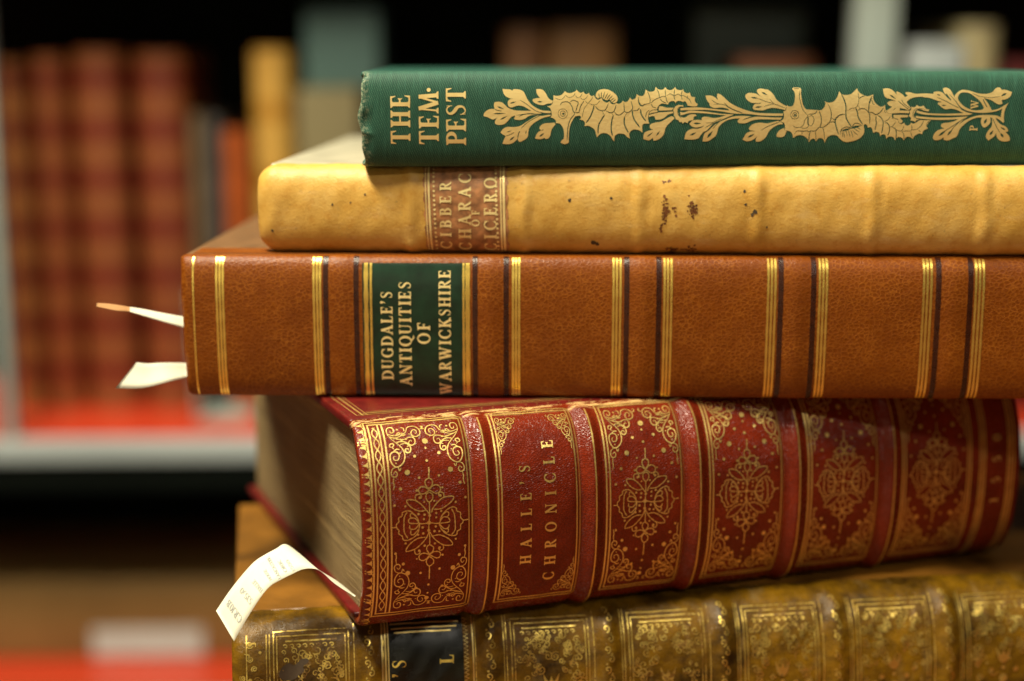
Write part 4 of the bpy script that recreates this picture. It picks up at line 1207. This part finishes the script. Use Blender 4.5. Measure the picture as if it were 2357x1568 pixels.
mdots = [(RS.src(to_src([(x, y)], 1500, 1850, 3.485))[0], r * 0.0031) for x, y, r in M_DOT] + [(RS.src(to_src([(x, y)]))[0], r * 0.0031) for x, y, r in M_DOT2]
mdots += [(RS.src(to_src([(x, y)], 1400, 2000))[0], r * 0.0031) for x, y, r in ((1030, 1092, 18), (1217, 1108, 20), (860, 1140, 20), (1018, 1205, 15), (1003, 1272, 32))]
mref = np.array([(comp[0][0] + comp[0][1]) / 2 + (mid(RS, 1551, ymid) - comp[0][0]) / 2, 0])
mc0 = RS.src(to_src([(695, 770)], 1500, 1850, 3.485))[0, 0]


def panel_art(i, medallion=True):
    a, b = comp[i]
    A = Art(RS)
    frame(A, a, b, VT, VB, gw)
    A.build('gold_rule', M['gold_red'], rb, h=0.012)
    inner_l = a + 0.16
    A = Art(RS)
    frame(A, inner_l, b - 0.16, VT + 0.16, VB - 0.16, gw * 0.9)
    A.build('gold_rule', M['gold_red'], rb, h=0.012)
    B = Art(RS)
    left = inner_l
    if i == 0:
        C = Art(RS)
        l2, l3 = mid(RS, 1533, ymid), mid(RS, 1549, ymid)
        v = np.linspace(VT + 0.16, VB - 0.16, 60)
        for u in (l2, l3): C.poly(ribbon(np.stack([u + 0 * v, v], -1), gw * 0.9))
        ug = mid(RS, 1515, ymid)
        v = np.linspace(VT + 0.35, VB - 0.35, 260)
        for s_ in (1, -1): C.poly(ribbon(np.stack([ug + s_ * 0.11 * np.sin(v * 2 * math.pi / 1.0), v], -1), 0.042), step=0.4)
        C.build('gold_ornament', M['gold_red'], rb, h=0.014)
        D = Art(RS)
        uz = mid(RS, 1462, ymid)
        for v in np.arange(0.75, RS.LV - 0.6, 0.37):
            D.poly([(uz + 0.10, v - 0.14), (uz + 0.10, v + 0.14), (uz + 0.02, v + 0.06), (uz - 0.15, v), (uz + 0.02, v - 0.06)])
            D.dot((uz + 0.13, v + 0.185), 0.035, 6)
        D.build('gold_ornament', M['gold_red'], rb, h=0.012)
        left = l3
    mir = (left + b - 0.16)
    off = (left, VT + 0.33)
    sc_ = 1.0 if i in (0, 2, 3, 4, 5) and i != 1 else 0.62
    for fu in (1, -1):
        for fv in (1, -1):
            for c in corner:
                Q = c * sc_ * np.array([0.93 if i else 1.0, 1.0])
                uu = left + Q[:, 0] if fu > 0 else (b - 0.16) - Q[:, 0]
                vv = VT + 0.33 + Q[:, 1] if fv > 0 else VB - 0.33 - Q[:, 1]
                k = np.linspace(0, 1, len(uu))
                B.poly(ribbon(np.stack([uu, vv], -1), (0.026 + 0.022 * np.sin(k * math.pi)) * (0.7 if sc_ < 1 else 1)), step=0.4)
            for c, r in cdots:
                Q = c * sc_
                B.dot((left + Q[0] if fu > 0 else (b - 0.16) - Q[0], VT + 0.33 + Q[1] if fv > 0 else VB - 0.33 - Q[1]), r * 0.0038)
    B.build('gold_ornament', M['gold_red'], rb, h=0.013, grid=1.5)
    if medallion:
        C = Art(RS)
        du = (left + b - 0.16) / 2 - (mid(RS, 1549, ymid) + comp[0][1] - 0.16) / 2
        fs = 0.94 if i else 1.0
        for c in med:
            Q = np.stack([mc0 + (c[:, 0] - mc0) * fs + du, c[:, 1]], -1)
            k = np.arange(len(Q))
            C.poly(ribbon(Q, 0.046 + 0.016 * np.cos(k * 2.6)), step=0.4)
        for c, r in mdots: C.dot((mc0 + (c[0] - mc0) * fs + du, c[1]), r, 8)
        C.build('gold_ornament', M['gold_red'], rb, h=0.015, grid=1.5)


for i in range(6): panel_art(i, medallion=(i != 1))
for c, hw, ht in RS.bands:
    rules(RS, [c + 0.02], gw, 'gold_rule', M['gold_red'], rb, ymid, va=0.9, vb=RS.LV - 0.9, u_direct=True)
for t, x0, xc, ya, yb in (("HALLE'S", 2105, 2061, 2230, 1840), ('CHRONICLE', 2203, 2158, 2290, 1740)):
    A = Art(RS)
    ub, uc = mid(RS, x0, 2020), mid(RS, xc, 2020)
    va, vb2 = RS.src([(x0 - 8, ya)])[0, 1], RS.src([(x0 - 8, yb)])[0, 1]
    text(A, t, (ub, va), (ub, vb2), (uc - ub, 0))
    A.build('lettering', M['gold_red'], rb, h=0.013, grid=1.0)
# tail of the spine: date between rules
e6 = comp[5][1]
rules(RS, [e6 + 0.50, e6 + 0.64, e6 + 0.78, RS.L - 0.66, RS.L - 0.52, RS.L - 0.34], gw, 'gold_rule', M['gold_red'], rb, ymid, va=0.7, vb=RS.LV - 0.7, u_direct=True)
A = Art(RS)
ud = (e6 + 0.78 + RS.L - 0.66) / 2
vz = [RS.src([(x, y)])[0, 1] for x, y in ((3955, 1985), (3955, 1720))]
text(A, '1550', (ud + 0.22, vz[0]), (ud + 0.22, vz[1]), (-0.44, 0))
A.build('lettering', M['gold_rub'], rb, h=0.013, grid=1.0)
# silk ticks of the head cap
A = Art(RS)
for v in np.arange(1.6, RS.LV - 1.0, 1.35):
    for d in (0, 0.11): A.stroke([(0.06, v + d), (0.42, v + d + 0.06)], 0.035)
A.build('gold_ornament', M['gold_red'], rb, h=0.012)


class Flat:
    def __init__(s, z): s.z = z
    def local(s, u, v, h=0.0): return np.stack([u, v, s.z + h + 0 * u], -1)


FB = Flat(RS.T)
A = Art(FB)
for d, wd in ((0.5, .05), (0.75, .09), (0.95, .04)):
    A.stroke([(d - .05, 2.9), (d - .11 * 19.6, 22)], wd)
    A.stroke([(d, 2.5 + d), (31.4 - d, 2.5 + d)], wd)
for k in range(60):
    x = 1.3 + k * 0.5
    A.dot((x, 2.62), 0.05, 6)
A.build('gold_rule', M['gold_red'], rb, h=0.012, grid=3)

# ------------------------------------------------------------------ calf folio at the bottom
CS = Surf((-11.75, 55.7, -36.0), math.radians(8.0), 47.0, 12.5, 2.7, 2.9)
cc = [mid(CS, x, 2590) for x in (1460, 1925, 2397, 2849, 3308, 3753)]
cp = (cc[5] - cc[0]) / 5
cc = [cc[0] + i * cp for i in range(7)]
print('calf bands', cc, 'LV', CS.LV)
CS.bands = [(c, 0.70, 0.22) for c in cc]


def calf_disp(u, v, S):
    return 0 * u, 0.03 * np.sin(u * 1.9 + v) * np.sin(v * 1.1 + u * 0.3) + 0.015 * np.sin(u * 6.1 + v * 4.3) - 0.25 * np.clip(1 - u / 0.6, 0, 1) ** 2


CS.dispf = calf_disp
cb = make_book('leather_book', 'worn brown calf folio covered in rubbed gilt scrollwork, bottommost in the stack', 'book', CS, 18.2, M['calf'], M['calf_board'], M['pages_red'],
               board=0.5, square=0.5, usteps=useq(47.0, CS.bands, 0.3, 0.09), group='old books stacked flat', head=0.6, skew=0.03)
VT2 = CS.src([(2150, 2445)])[0, 1]
print('calf frame', VT2)
rs = np.random.RandomState(21)


def scrolls(A, ua, ub, va, vb, dens, r=(0.10, 0.26), w=0.045):
    n = int((ub - ua) * (vb - va) * dens)
    for k in range(n):
        c = (ua + (ub - ua) * rs.rand(), va + (vb - va) * rs.rand())
        t = rs.rand()
        rr_ = r[0] + (r[1] - r[0]) * rs.rand()
        c = (min(max(c[0], ua + rr_), ub - rr_), min(max(c[1], va + rr_), vb - rr_))
        if t < 0.45: A.poly(ribbon(spiral(c, rr_, 1.2 + rs.rand() * 0.6, rs.rand() * 6.3, rs.choice([-1, 1]), 16), w))
        elif t < 0.65: A.dot(c, 0.05 + 0.05 * rs.rand(), 7)
        elif t < 0.85:
            a = rs.rand() * 6.3; L_ = rr_ * 2.2
            p = np.array([(0, 0), (L_ * .3, .10), (L_ * .65, .06), (L_, -.10)])
            R_ = np.array([[math.cos(a), -math.sin(a)], [math.sin(a), math.cos(a)]])
            q = p @ R_.T + np.array(c)
            A.poly(ribbon(smooth_path(q, [0] * 4, False), np.interp(np.linspace(0, 1, 10), [0, .5, 1], [.02, .09, .03])))
        else:
            for j in range(4):
                a = j * math.pi / 2 + rs.rand() * .3
                A.dot((c[0] + .09 * math.cos(a), c[1] + .09 * math.sin(a)), 0.055, 6)


HP = cp / 2
for i in range(7):
    a = (cc[i - 1] + 0.95) if i else 1.75
    b = cc[i] - 0.85
    if i == 1: continue
    G = Art(CS)
    for d in (0.0, 0.14):
        G = Art(CS)
        frame(G, a + d, b - d, VT2 + d * 1.6, CS.LV - 1.4 - d, 0.05)
        G.build('gold_rule', M['gold_calf'], cb, h=0.012)
    G = Art(CS)
    for d in (0.45,): G.stroke([(a + 0.5, VT2 + d), (b - 0.5, VT2 + d)], 0.07)
    G.build('gold_rule', M['gold_calf'], cb, h=0.012)
    G = Art(CS)
    n = int((b - a - 0.8) / 0.28)
    for k in range(n):
        G.poly(ribbon(spiral((a + 0.5 + k * 0.28, VT2 + 0.68), 0.11, 0.9, 3.6, 1, 10), 0.05))
    m = (a + b) / 2
    for s_ in (-1, 1):           # corner triangles of scrollwork, denser towards the corners
        for k in range(40):
            x, y = rs.rand(), rs.rand()
            if x + y > 1: x, y = 1 - x, 1 - y
            uu = (a + 0.3 + x * 1.5) if s_ < 0 else (b - 0.3 - x * 1.5)
            G.poly(ribbon(spiral((uu, VT2 + 0.75 + y * 3.6), 0.08 + 0.14 * rs.rand(), 1.2, rs.rand() * 6, rs.choice([-1, 1]), 12), 0.045))
    scrolls(G, a + 0.25, b - 0.25, VT2 + 0.8, VT2 + 4.8, 1.4)
    # tulip in the middle
    y0 = VT2 + 2.9
    G.poly(smooth_path(np.array([(m - .35, y0 - .45), (m - .12, y0 - .1), (m, y0 - .35), (m + .12, y0 - .1), (m + .35, y0 - .45), (m + .25, y0 + .1), (m, y0 + .3), (m - .25, y0 + .1)]), [1, 0, 1, 0, 1, 0, 0, 0]))
    G.dot((m, y0 + .5), 0.09); G.dot((m - .6, y0 + .6), .13); G.dot((m + .6, y0 + .6), .13); G.dot((m, y0 + 1.0), .2)
    G.build('gold_ornament', M['gold_calf'], cb, h=0.013, grid=1.5)
for c in cc:                      # roll along each raised band and a pair of lines on either side
    G = Art(CS)
    for k, v in enumerate(np.arange(VT2 - 0.15, VT2 + 5.2, 0.42)):
        G.poly(ribbon(spiral((c - 0.08 + 0.16 * (k % 2), v), 0.17, 1.1, 1.5 + 3.1 * (k % 2), 1 if k % 2 else -1, 12), 0.06))
        G.dot((c + 0.12 - 0.24 * (k % 2), v + .2), 0.05, 6)
    G.build('gold_ornament', M['gold_calf'], cb, h=0.013, grid=2)
    rules(CS, [c - 0.62, c + 0.62, c + 0.74], 0.045, 'gold_rule', M['gold_calf'], cb, 2590, va=VT2 - 0.2, vb=CS.LV - 1, u_direct=True)
G = Art(CS)
scrolls(G, 0.25, 1.35, VT2 + 0.1, VT2 + 5, 5.0, (0.08, 0.2))
for u in (0.62, 1.45, 1.58): G.poly(ribbon(np.stack([np.full(40, u), np.linspace(VT2 + .1, VT2 + 5, 40)], -1), 0.05))
G.build('gold_ornament', M['gold_calf'], cb, h=0.013, grid=2)
# patch where the surface of the leather is lost
A = Art(CS)
pt = [(1105, 2665), (1120, 2640), (1145, 2625), (1165, 2635), (1190, 2612), (1215, 2607), (1222, 2620), (1200, 2640), (1205, 2655), (1185, 2672), (1165, 2690), (1130, 2694), (1108, 2684)]
A.poly(smooth_path(CS.src(pt), [0] * len(pt)))
A.build('bare_patch', mat_plain('bare_leather', (0.095, 0.065, 0.035), 0.7, 0.15, 2.0), cb, h=0.022)
A = Art(CS)
ul, ur = mid(CS, 1533, 2590), mid(CS, 1835, 2590)
A.poly([(ul, VT2 - 0.35), (ur, VT2 - 0.35), (ur, CS.LV - 1.2), (ul, CS.LV - 1.2)])
dl = A.build('title_label', M['label_dark'], cb, h=0.02, grid=0.3)
A = Art(CS)
for d, k in ((0.0, 0), (0.22, 0.1), (0.40, 0.35)): A.stroke([(ul + 0.15 + k * 0.5, VT2 - 0.05 + d), (ur - 0.15 - k, VT2 - 0.05 + d)], 0.07)
for u in (ul - 0.22, ul - 0.08, ul + 0.05, ur + 0.42): A.poly(ribbon(np.stack([np.full(40, u), np.linspace(VT2 - .3, CS.LV - 1.3, 40)], -1), 0.055))
v = np.arange(VT2 - 0.2, CS.LV - 1.5, 0.085)
A.poly(ribbon(np.stack([ur + 0.12 + 0.09 * np.where(np.arange(len(v)) % 2, 1, -1), v], -1), 0.05), step=1)
A.build('gold_rule', M['gold_rub'], dl, h=0.034)
for t, b0, b1, cpx in (("'S", (1609, 2680), (1609, 2611), (1553, 2680)), ('LL', (1797, 2742), (1797, 2590), (1742, 2742))):
    A = Art(CS)
    q = CS.src([(b0[0], 2640), (cpx[0], 2640)])
    v_a = CS.src([(b0[0], min(b0[1], 2690))])[0, 1] + max(0, b0[1] - 2690) * PX
    v_b = CS.src([(b0[0], b1[1])])[0, 1]
    text(A, t, (q[0, 0], v_a), (q[0, 0], v_b), (q[1, 0] - q[0, 0], 0))
    A.build('lettering', M['gold_bright'], dl, h=0.034, grid=1.0)


# ------------------------------------------------------------------ paper slips
def slip(name, label, top, bot, mat, tip=None, k=4, thick=0.012):
    """strip of paper between two matching rows of (px, py, depth) points"""
    T = np.array([at(*p) for p in top]); B = np.array([at(*p) for p in bot])
    T = smooth_path(T, [0] * len(T), False, 4); B = smooth_path(B, [0] * len(B), False, 4)
    n = len(T); m = 6
    G = np.array([[T[i] + (B[i] - T[i]) * j / (m - 1) for j in range(m)] for i in range(n)])
    du = np.gradient(G, axis=0); dv = np.gradient(G, axis=1)
    N = np.cross(du, dv); N /= np.linalg.norm(N, axis=2, keepdims=True)
    F_, Bk = (G + N * thick / 2), (G - N * thick / 2)
    base = G[0, 0].copy()
    root = None
    V = np.concatenate([F_.reshape(-1, 3), Bk.reshape(-1, 3)]) - base
    Fc = []
    K = n * m
    for i in range(n - 1):
        for j in range(m - 1):
            a, b, c, d = i * m + j, (i + 1) * m + j, (i + 1) * m + j + 1, i * m + j + 1
            Fc.append((a, b, c, d)); Fc.append((K + d, K + c, K + b, K + a))
    for i in range(n - 1):
        Fc.append((i * m, (i + 1) * m, K + (i + 1) * m, K + i * m)[::-1]); Fc.append((i * m + m - 1, (i + 1) * m + m - 1, K + (i + 1) * m + m - 1, K + i * m + m - 1))
    for j in range(m - 1):
        Fc.append((j, j + 1, K + j + 1, K + j)[::-1]); q_ = (n - 1) * m
        Fc.append((q_ + j, q_ + j + 1, K + q_ + j + 1, K + q_ + j))
    uv = np.array([[i * 0.5, j * 0.4] for i in range(n) for j in range(m)] * 2, float)
    o = mesh_obj(name, V, Fc, mat, None, uvs=uv, smooth=True)
    o.location = Vector(base) * CM + Vector((0, 0, CAMH * CM))
    tag(o, label, 'paper slip', 'paper slips in the books')
    return o, G - base, N


slip('paper_slip', 'narrow white paper slip with a browned curled tip, upper one out of the tan book',
     [(450, 735, 62.6), (425, 730, 62.4), (380, 722, 62), (330, 712, 61.6), (295, 706.5, 61.2)], [(450, 768, 62.2), (425, 755, 62), (380, 742, 61.6), (330, 727, 61.2), (295, 717, 61)], M['paper'])
tipo, _, _ = slip('browned_tip', None, [(298, 707, 61.2), (270, 702, 61), (245, 699, 60.8), (222, 698, 60.6)], [(298, 717.5, 61), (272, 716, 60.6), (245, 711, 60.5), (221, 706, 60.4)], M['paper_brown'])
par = bpy.data.objects['paper_slip']
for kk in ('label', 'category', 'group'):
    if kk in tipo: del tipo[kk]
tipo.parent = par
tipo.location = tipo.location - par.location
slip('paper_slip', 'short cream paper slip with a slanted end, lower one out of the tan book',
     [(455, 838, 62.4), (430, 836, 62.2), (380, 835, 61.6), (340, 837, 61.2), (314, 834, 61)], [(455, 858, 61.6), (430, 868, 61.6), (385, 880, 60.8), (325, 894, 60.2), (265, 894, 59.6)], M['paper'])

Z7 = lambda x, y, Y: ((820 + x / 3.484) / KPX, (2100 + y / 3.484) / KPX, Y)
outer = [Z7(2050, 905, 56.9), Z7(1800, 700, 57.3), Z7(1500, 520, 57.6), Z7(1290, 330, 57.8), Z7(1085, 192, 57.8), Z7(950, 255, 57.4), Z7(800, 335, 57.0), Z7(650, 435, 56.6), Z7(480, 620, 56.2), Z7(300, 850, 55.8), Z7(125, 1110, 55.5)]
inner = [Z7(2035, 915, 56.4), Z7(1760, 735, 56.4), Z7(1600, 590, 56.4), Z7(1490, 532, 56.3), Z7(1330, 535, 56.2), Z7(1180, 600, 56.0), Z7(1000, 690, 55.7), Z7(870, 770, 55.4), Z7(740, 920, 55.1), Z7(560, 1200, 54.8), Z7(372, 1528, 54.5)]
so, SG, SN = slip('paper_slip', 'long cream paper slip with faint printed lines, curling out of the crimson book', outer, inner, M['paper'])


class GridSurf:
    def __init__(s, G, N): s.G, s.N = G, N
    def local(s, u, v, h=0.0):
        n, m = s.G.shape[:2]
        u = np.clip(u, 0, n - 1.001); v = np.clip(v, 0, m - 1.001)
        i, j = u.astype(int), v.astype(int); a, b = (u - i)[:, None], (v - j)[:, None]
        f = lambda X: (X[i, j] * (1 - a) * (1 - b) + X[i + 1, j] * a * (1 - b) + X[i, j + 1] * (1 - a) * b + X[i + 1, j + 1] * a * b)
        return f(s.G) + f(s.N) * (np.zeros(len(u)) + h)[:, None]


nn = SN[len(SN) // 2, 2]
sg = -1 if nn[1] > 0 else 1
GG = GridSurf(SG, SN * sg)
A = Art(GG)
# grid: u 16 (bend) .. 40 (free end), v 0 (outer edge) .. 5 (inner edge); the print runs across the slip
for t, u, va, vb_ in (('1550', 18.6, 4.8, 2.6), ('YORK', 20.8, 4.6, 2.0), ('LANCASTRE', 23.2, 4.8, 0.6), ('HOUSE', 26.2, 4.3, 2.2), ('HALLE', 30.4, 4.6, 2.2), ('53590', 33.4, 4.3, 1.4), ('C.R.10.B', 36.6, 4.3, 0.8)):
    text(A, t, (u, va), (u, vb_), (1.0, 0))
A.build('printed_text', M['ink'], so, h=0.018, grid=5)

# ------------------------------------------------------------------ bookcase behind
SA = math.radians(1.6)
shelf_z = at(300, 1005, 150)[2]
low_z = -70.0
metal = mat_plain('grey_enamel', (0.36, 0.42, 0.38), 0.4, 0.08, 0.05)
dark0 = 0
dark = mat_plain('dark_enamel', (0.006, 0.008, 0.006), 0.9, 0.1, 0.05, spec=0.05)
lipm = mat_plain('pale_enamel', (0.46, 0.50, 0.49), 0.35, 0.05, 0.05)
liner = mat_plain('red_shelf_liner', (0.62, 0.055, 0.02), 0.2, 0.06, 0.08)
sroot = empty('bookcase', (-60, 149, -100), SA)
tag(sroot, 'grey metal bookcase with red lined shelves, out of focus behind the stack', 'bookcase')


def sp(name, x0, x1, y0, y1, z0, z1, m, r=0.15, parent=None): return rbox(name, x0, x1, y0, y1, z0 + 100, z1 + 100, r, m, parent or sroot)


shf = sp('shelf', -40, 190, 0, 32, shelf_z - 0.6, shelf_z - 0.15, metal, 0.1)
sp('shelf_lip', -40, 190, -0.3, 0.35, shelf_z - 2.6, shelf_z - 0.02, lipm, 0.15, shf)
sp('shelf_liner', -40, 190, 0.45, 32, shelf_z - 0.12, shelf_z, liner, 0, shf)
sp('shelf_rail', -40, 190, 0.6, 1.6, shelf_z - 6.0, shelf_z - 3.1, dark, 0.1, shf)
shl = sp('shelf', -40, 190, 0, 32, low_z - 0.6, low_z - 0.15, metal, 0.1)
sp('shelf_liner', -40, 190, 0.45, 32, low_z - 0.12, low_z, liner, 0, shl)
sp('shelf_lip', -40, 190, -0.3, 0.35, low_z - 3.0, low_z - 0.02, metal, 0.15, shl)
sp('upright', 4.8, 6.1, 0.2, 2.2, shelf_z, 60, metal)
sp('shelf', -40, 190, 0, 32, 15, 18, metal, 0.1)
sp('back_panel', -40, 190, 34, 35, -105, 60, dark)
sp('upright', 97.5, 102.0, 6, 9, shelf_z, 60, metal)


def shelf_xy(px, yl):
    """x on the bookcase, at yl behind its front, seen at pixel column px"""
    Y = 150 + yl
    d = Y * CT + 22 * ST
    return (px - 1178.5) / FP * d


def up_book(name, label, px0, px1, pytop, yl, m, zb=None, depth=20, mp=None, tilt=0.0, cat='book', group='books standing in the bookcase', a=1.0, top=None):
    zb = shelf_z + 0.0 if zb is None else zb
    x0, x1 = shelf_xy(px0, yl), shelf_xy(px1, yl)
    Y = 149 + yl + (x0 + 60) * math.tan(SA)
    zt = at((px0 + px1) / 2, pytop, Y)[2]
    root = empty(name, (x0, Y, zb), SA)
    W, H = x1 - x0, zt - zb
    tag(root, label, cat, group)
    n = 14
    prof = [(W / 2 - W / 2 * math.cos(t), a - a * math.sin(t)) for t in np.linspace(0, math.pi, n)]
    outer_ = [(0, depth)] + prof + [(W, depth)]
    inn = [(0.3, depth)] + [(W / 2 + (x - W / 2) * (1 - 0.6 / W), y + 0.3) for x, y in prof] + [(W - 0.3, depth)]
    k = len(outer_)
    V = [(x, y, 0) for x, y in outer_] + [(x, y, H) for x, y in outer_] + [(x, y, 0) for x, y in inn] + [(x, y, H) for x, y in inn]
    F = []
    for i in range(k - 1):
        F += [(i, i + 1, k + i + 1, k + i), (2 * k + i + 1, 2 * k + i, 3 * k + i, 3 * k + i + 1), (k + i, k + i + 1, 3 * k + i + 1, 3 * k + i), (i + 1, i, 2 * k + i, 2 * k + i + 1)]
    F += [(0, k, 3 * k, 2 * k), (k - 1, 2 * k - 1, 4 * k - 1, 3 * k - 1)[::-1]]
    mesh_obj('cover', V, F, m, root)
    rbox('page_block', 0.32, W - 0.32, a + 0.3, depth - 0.4, 0.3, H - 0.4, 0, mp or M['pages_red'], root)
    if tilt: root.rotation_euler = (0, tilt, SA)
    return root


per = 11.9
def gilt(name, leather, gold, duty=0.62, ph=0.0): return mat_banded(name, leather, gold, 0.0, 5.6, duty, ph)
fold = [('leftmost of the four tall red leather folios, beside the grey upright', 18, 84, 138, (0.16, 0.030, 0.010), (0.40, 0.18, 0.04)), ('second of the four tall red folios, narrow with gilt panels', 88, 172, 128, (0.19, 0.028, 0.010), (0.38, 0.15, 0.035)),
        ('third of the four tall red folios, pale brown gilt panels', 184, 300, 116, (0.18, 0.024, 0.010), (0.37, 0.155, 0.04)), ('widest tall red folio on the shelf, right of a dark gap', 322, 440, 122, (0.17, 0.022, 0.010), (0.36, 0.14, 0.035))]
for i, (lb, a, b, t, lc, gc) in enumerate(fold):
    up_book('leather_folio', lb, a, b, t, 13, gilt('folio_leather', lc, gc, 0.60, 0.11 * 0), depth=17, a=2.3)
up_book('vellum_volume', 'tall yellow vellum book standing upright in the bookcase, brightest in the background', 588, 682, 112, 11, mat_banded('yellow_vellum', (0.50, 0.24, 0.03), (0.80, 0.52, 0.13), 0.0, 7.6, 0.72, 0.30), depth=18, a=2.6)
up_book('small_book', 'small orange leather book beside the yellow vellum one', 522, 578, 300, 12, mat_plain('orange_leather', (0.34, 0.07, 0.012), 0.4, 0.2, 0.3), depth=16)
up_book('small_book', 'dim grey brown book next to the red folios', 446, 482, 262, 14, mat_plain('drab_cloth', (0.13, 0.085, 0.04), 0.6, 0.2, 0.3), depth=16)
up_book('small_book', 'dark grey book between the drab and the orange ones', 486, 519, 268, 14, mat_plain('slate_cloth', (0.06, 0.06, 0.06), 0.6, 0.2, 0.3), depth=16)

def case_box(name, label, cat, px0, px1, py0, py1, yl, m, depth=14, group=None, zb=None, r=0.3):
    x0, x1 = shelf_xy(px0, yl), shelf_xy(px1, yl)
    Y = 149 + yl + ((x0 + x1) / 2 + 60) * math.tan(SA)
    zt = at(px0, py0, Y)[2]; z0 = at(px0, py1, Y)[2] if zb is None else zb
    o = rbox(name, 0, x1 - x0, 0, depth, 0, zt - z0, r, m)
    o.location = (x0 * CM, Y * CM, (z0 + CAMH) * CM)
    o.rotation_euler = (0, 0, SA)
    tag(o, label, cat, group)
    return o


bx = case_box('archive_box', 'khaki cardboard box standing on the shelf right of the yellow book', 'box', 692, 835, 205, 0, 10, mat_plain('khaki_card', (0.17, 0.135, 0.055), 0.7, 0.12, 0.1), 20, zb=shelf_z)
zt = bx.location.z / CM - CAMH + (bx.dimensions.z / CM)
b2 = case_box('archive_box', 'pale teal box on top of the khaki one', 'box', 712, 880, 18, 182, 12, mat_plain('teal_card', (0.075, 0.145, 0.13), 0.6, 0.1, 0.1), 16, zb=at(712, 204, 161)[2])
b2.location.z = bx.location.z + bx.dimensions.z + 0.0002
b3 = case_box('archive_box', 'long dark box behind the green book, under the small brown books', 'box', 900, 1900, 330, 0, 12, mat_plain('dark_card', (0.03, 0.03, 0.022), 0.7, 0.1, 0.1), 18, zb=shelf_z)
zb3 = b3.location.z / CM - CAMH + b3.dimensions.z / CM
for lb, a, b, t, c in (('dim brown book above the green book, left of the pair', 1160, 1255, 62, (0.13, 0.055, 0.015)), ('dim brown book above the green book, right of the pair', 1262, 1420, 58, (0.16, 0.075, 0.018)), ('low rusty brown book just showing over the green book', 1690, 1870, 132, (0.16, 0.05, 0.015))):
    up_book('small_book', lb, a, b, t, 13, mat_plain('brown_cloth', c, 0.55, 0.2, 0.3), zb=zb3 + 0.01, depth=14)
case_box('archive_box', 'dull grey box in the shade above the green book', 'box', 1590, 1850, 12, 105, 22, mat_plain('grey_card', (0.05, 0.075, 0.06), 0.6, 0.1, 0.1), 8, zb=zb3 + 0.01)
b4 = case_box('archive_box', 'white box behind the right end of the green book', 'box', 2075, 2205, 98, 0, 8, mat_plain('white_card', (0.40, 0.45, 0.45), 0.5, 0.08, 0.1), 18, zb=shelf_z)
up_book('vellum_volume', 'cream rounded book behind the right end of the green book', 2196, 2290, 55, 9, mat_plain('cream_vellum', (0.40, 0.34, 0.18), 0.45, 0.15, 0.2), depth=18, a=1.6)
up_book('small_book', 'dark red book at the right edge of the picture', 2300, 2420, 140, 10, mat_plain('wine_leather', (0.10, 0.012, 0.012), 0.4, 0.2, 0.3), depth=18)
# low box with a pale label lying on the lower shelf
bl = empty('flat_box', (-78, 158.5, low_z), SA)
tag(bl, 'flat brown box lying on the red lower shelf with a pale label on its front', 'box')
rbox('box_body', 0, 64, 0, 22, 0.0, 9.5, 0.4, mat_plain('buff_board', (0.27, 0.165, 0.05), 0.55, 0.12, 0.08), bl)
xa, xb = shelf_xy(165, 10) + 78, shelf_xy(430, 10) + 78
rbox('box_label', xa, xb, -0.12, -0.02, 0.3, 3.7, 0, mat_plain('pale_label', (0.62, 0.72, 0.68), 0.6, 0.05, 0.1), bl)
# room behind the bookcase
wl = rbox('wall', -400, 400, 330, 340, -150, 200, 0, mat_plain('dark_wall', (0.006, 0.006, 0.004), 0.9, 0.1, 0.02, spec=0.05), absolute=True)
tag(wl, kind='structure')
# sheet of metal bookend beside the folios
be = empty('bookend', (shelf_xy(441, 8), 149 + 8 + 3.5 * 0, shelf_z + 0.01), SA)
tag(be, 'pale metal bookend standing right of the red folios', 'bookend')
rbox('plate', 0, 0.3, 0, 14, 0, 15, 0.05, metal, be)
rbox('foot', 0.3, 6, 0, 12, 0, 0.2, 0.05, metal, be)
print('objects', len(bpy.data.objects))
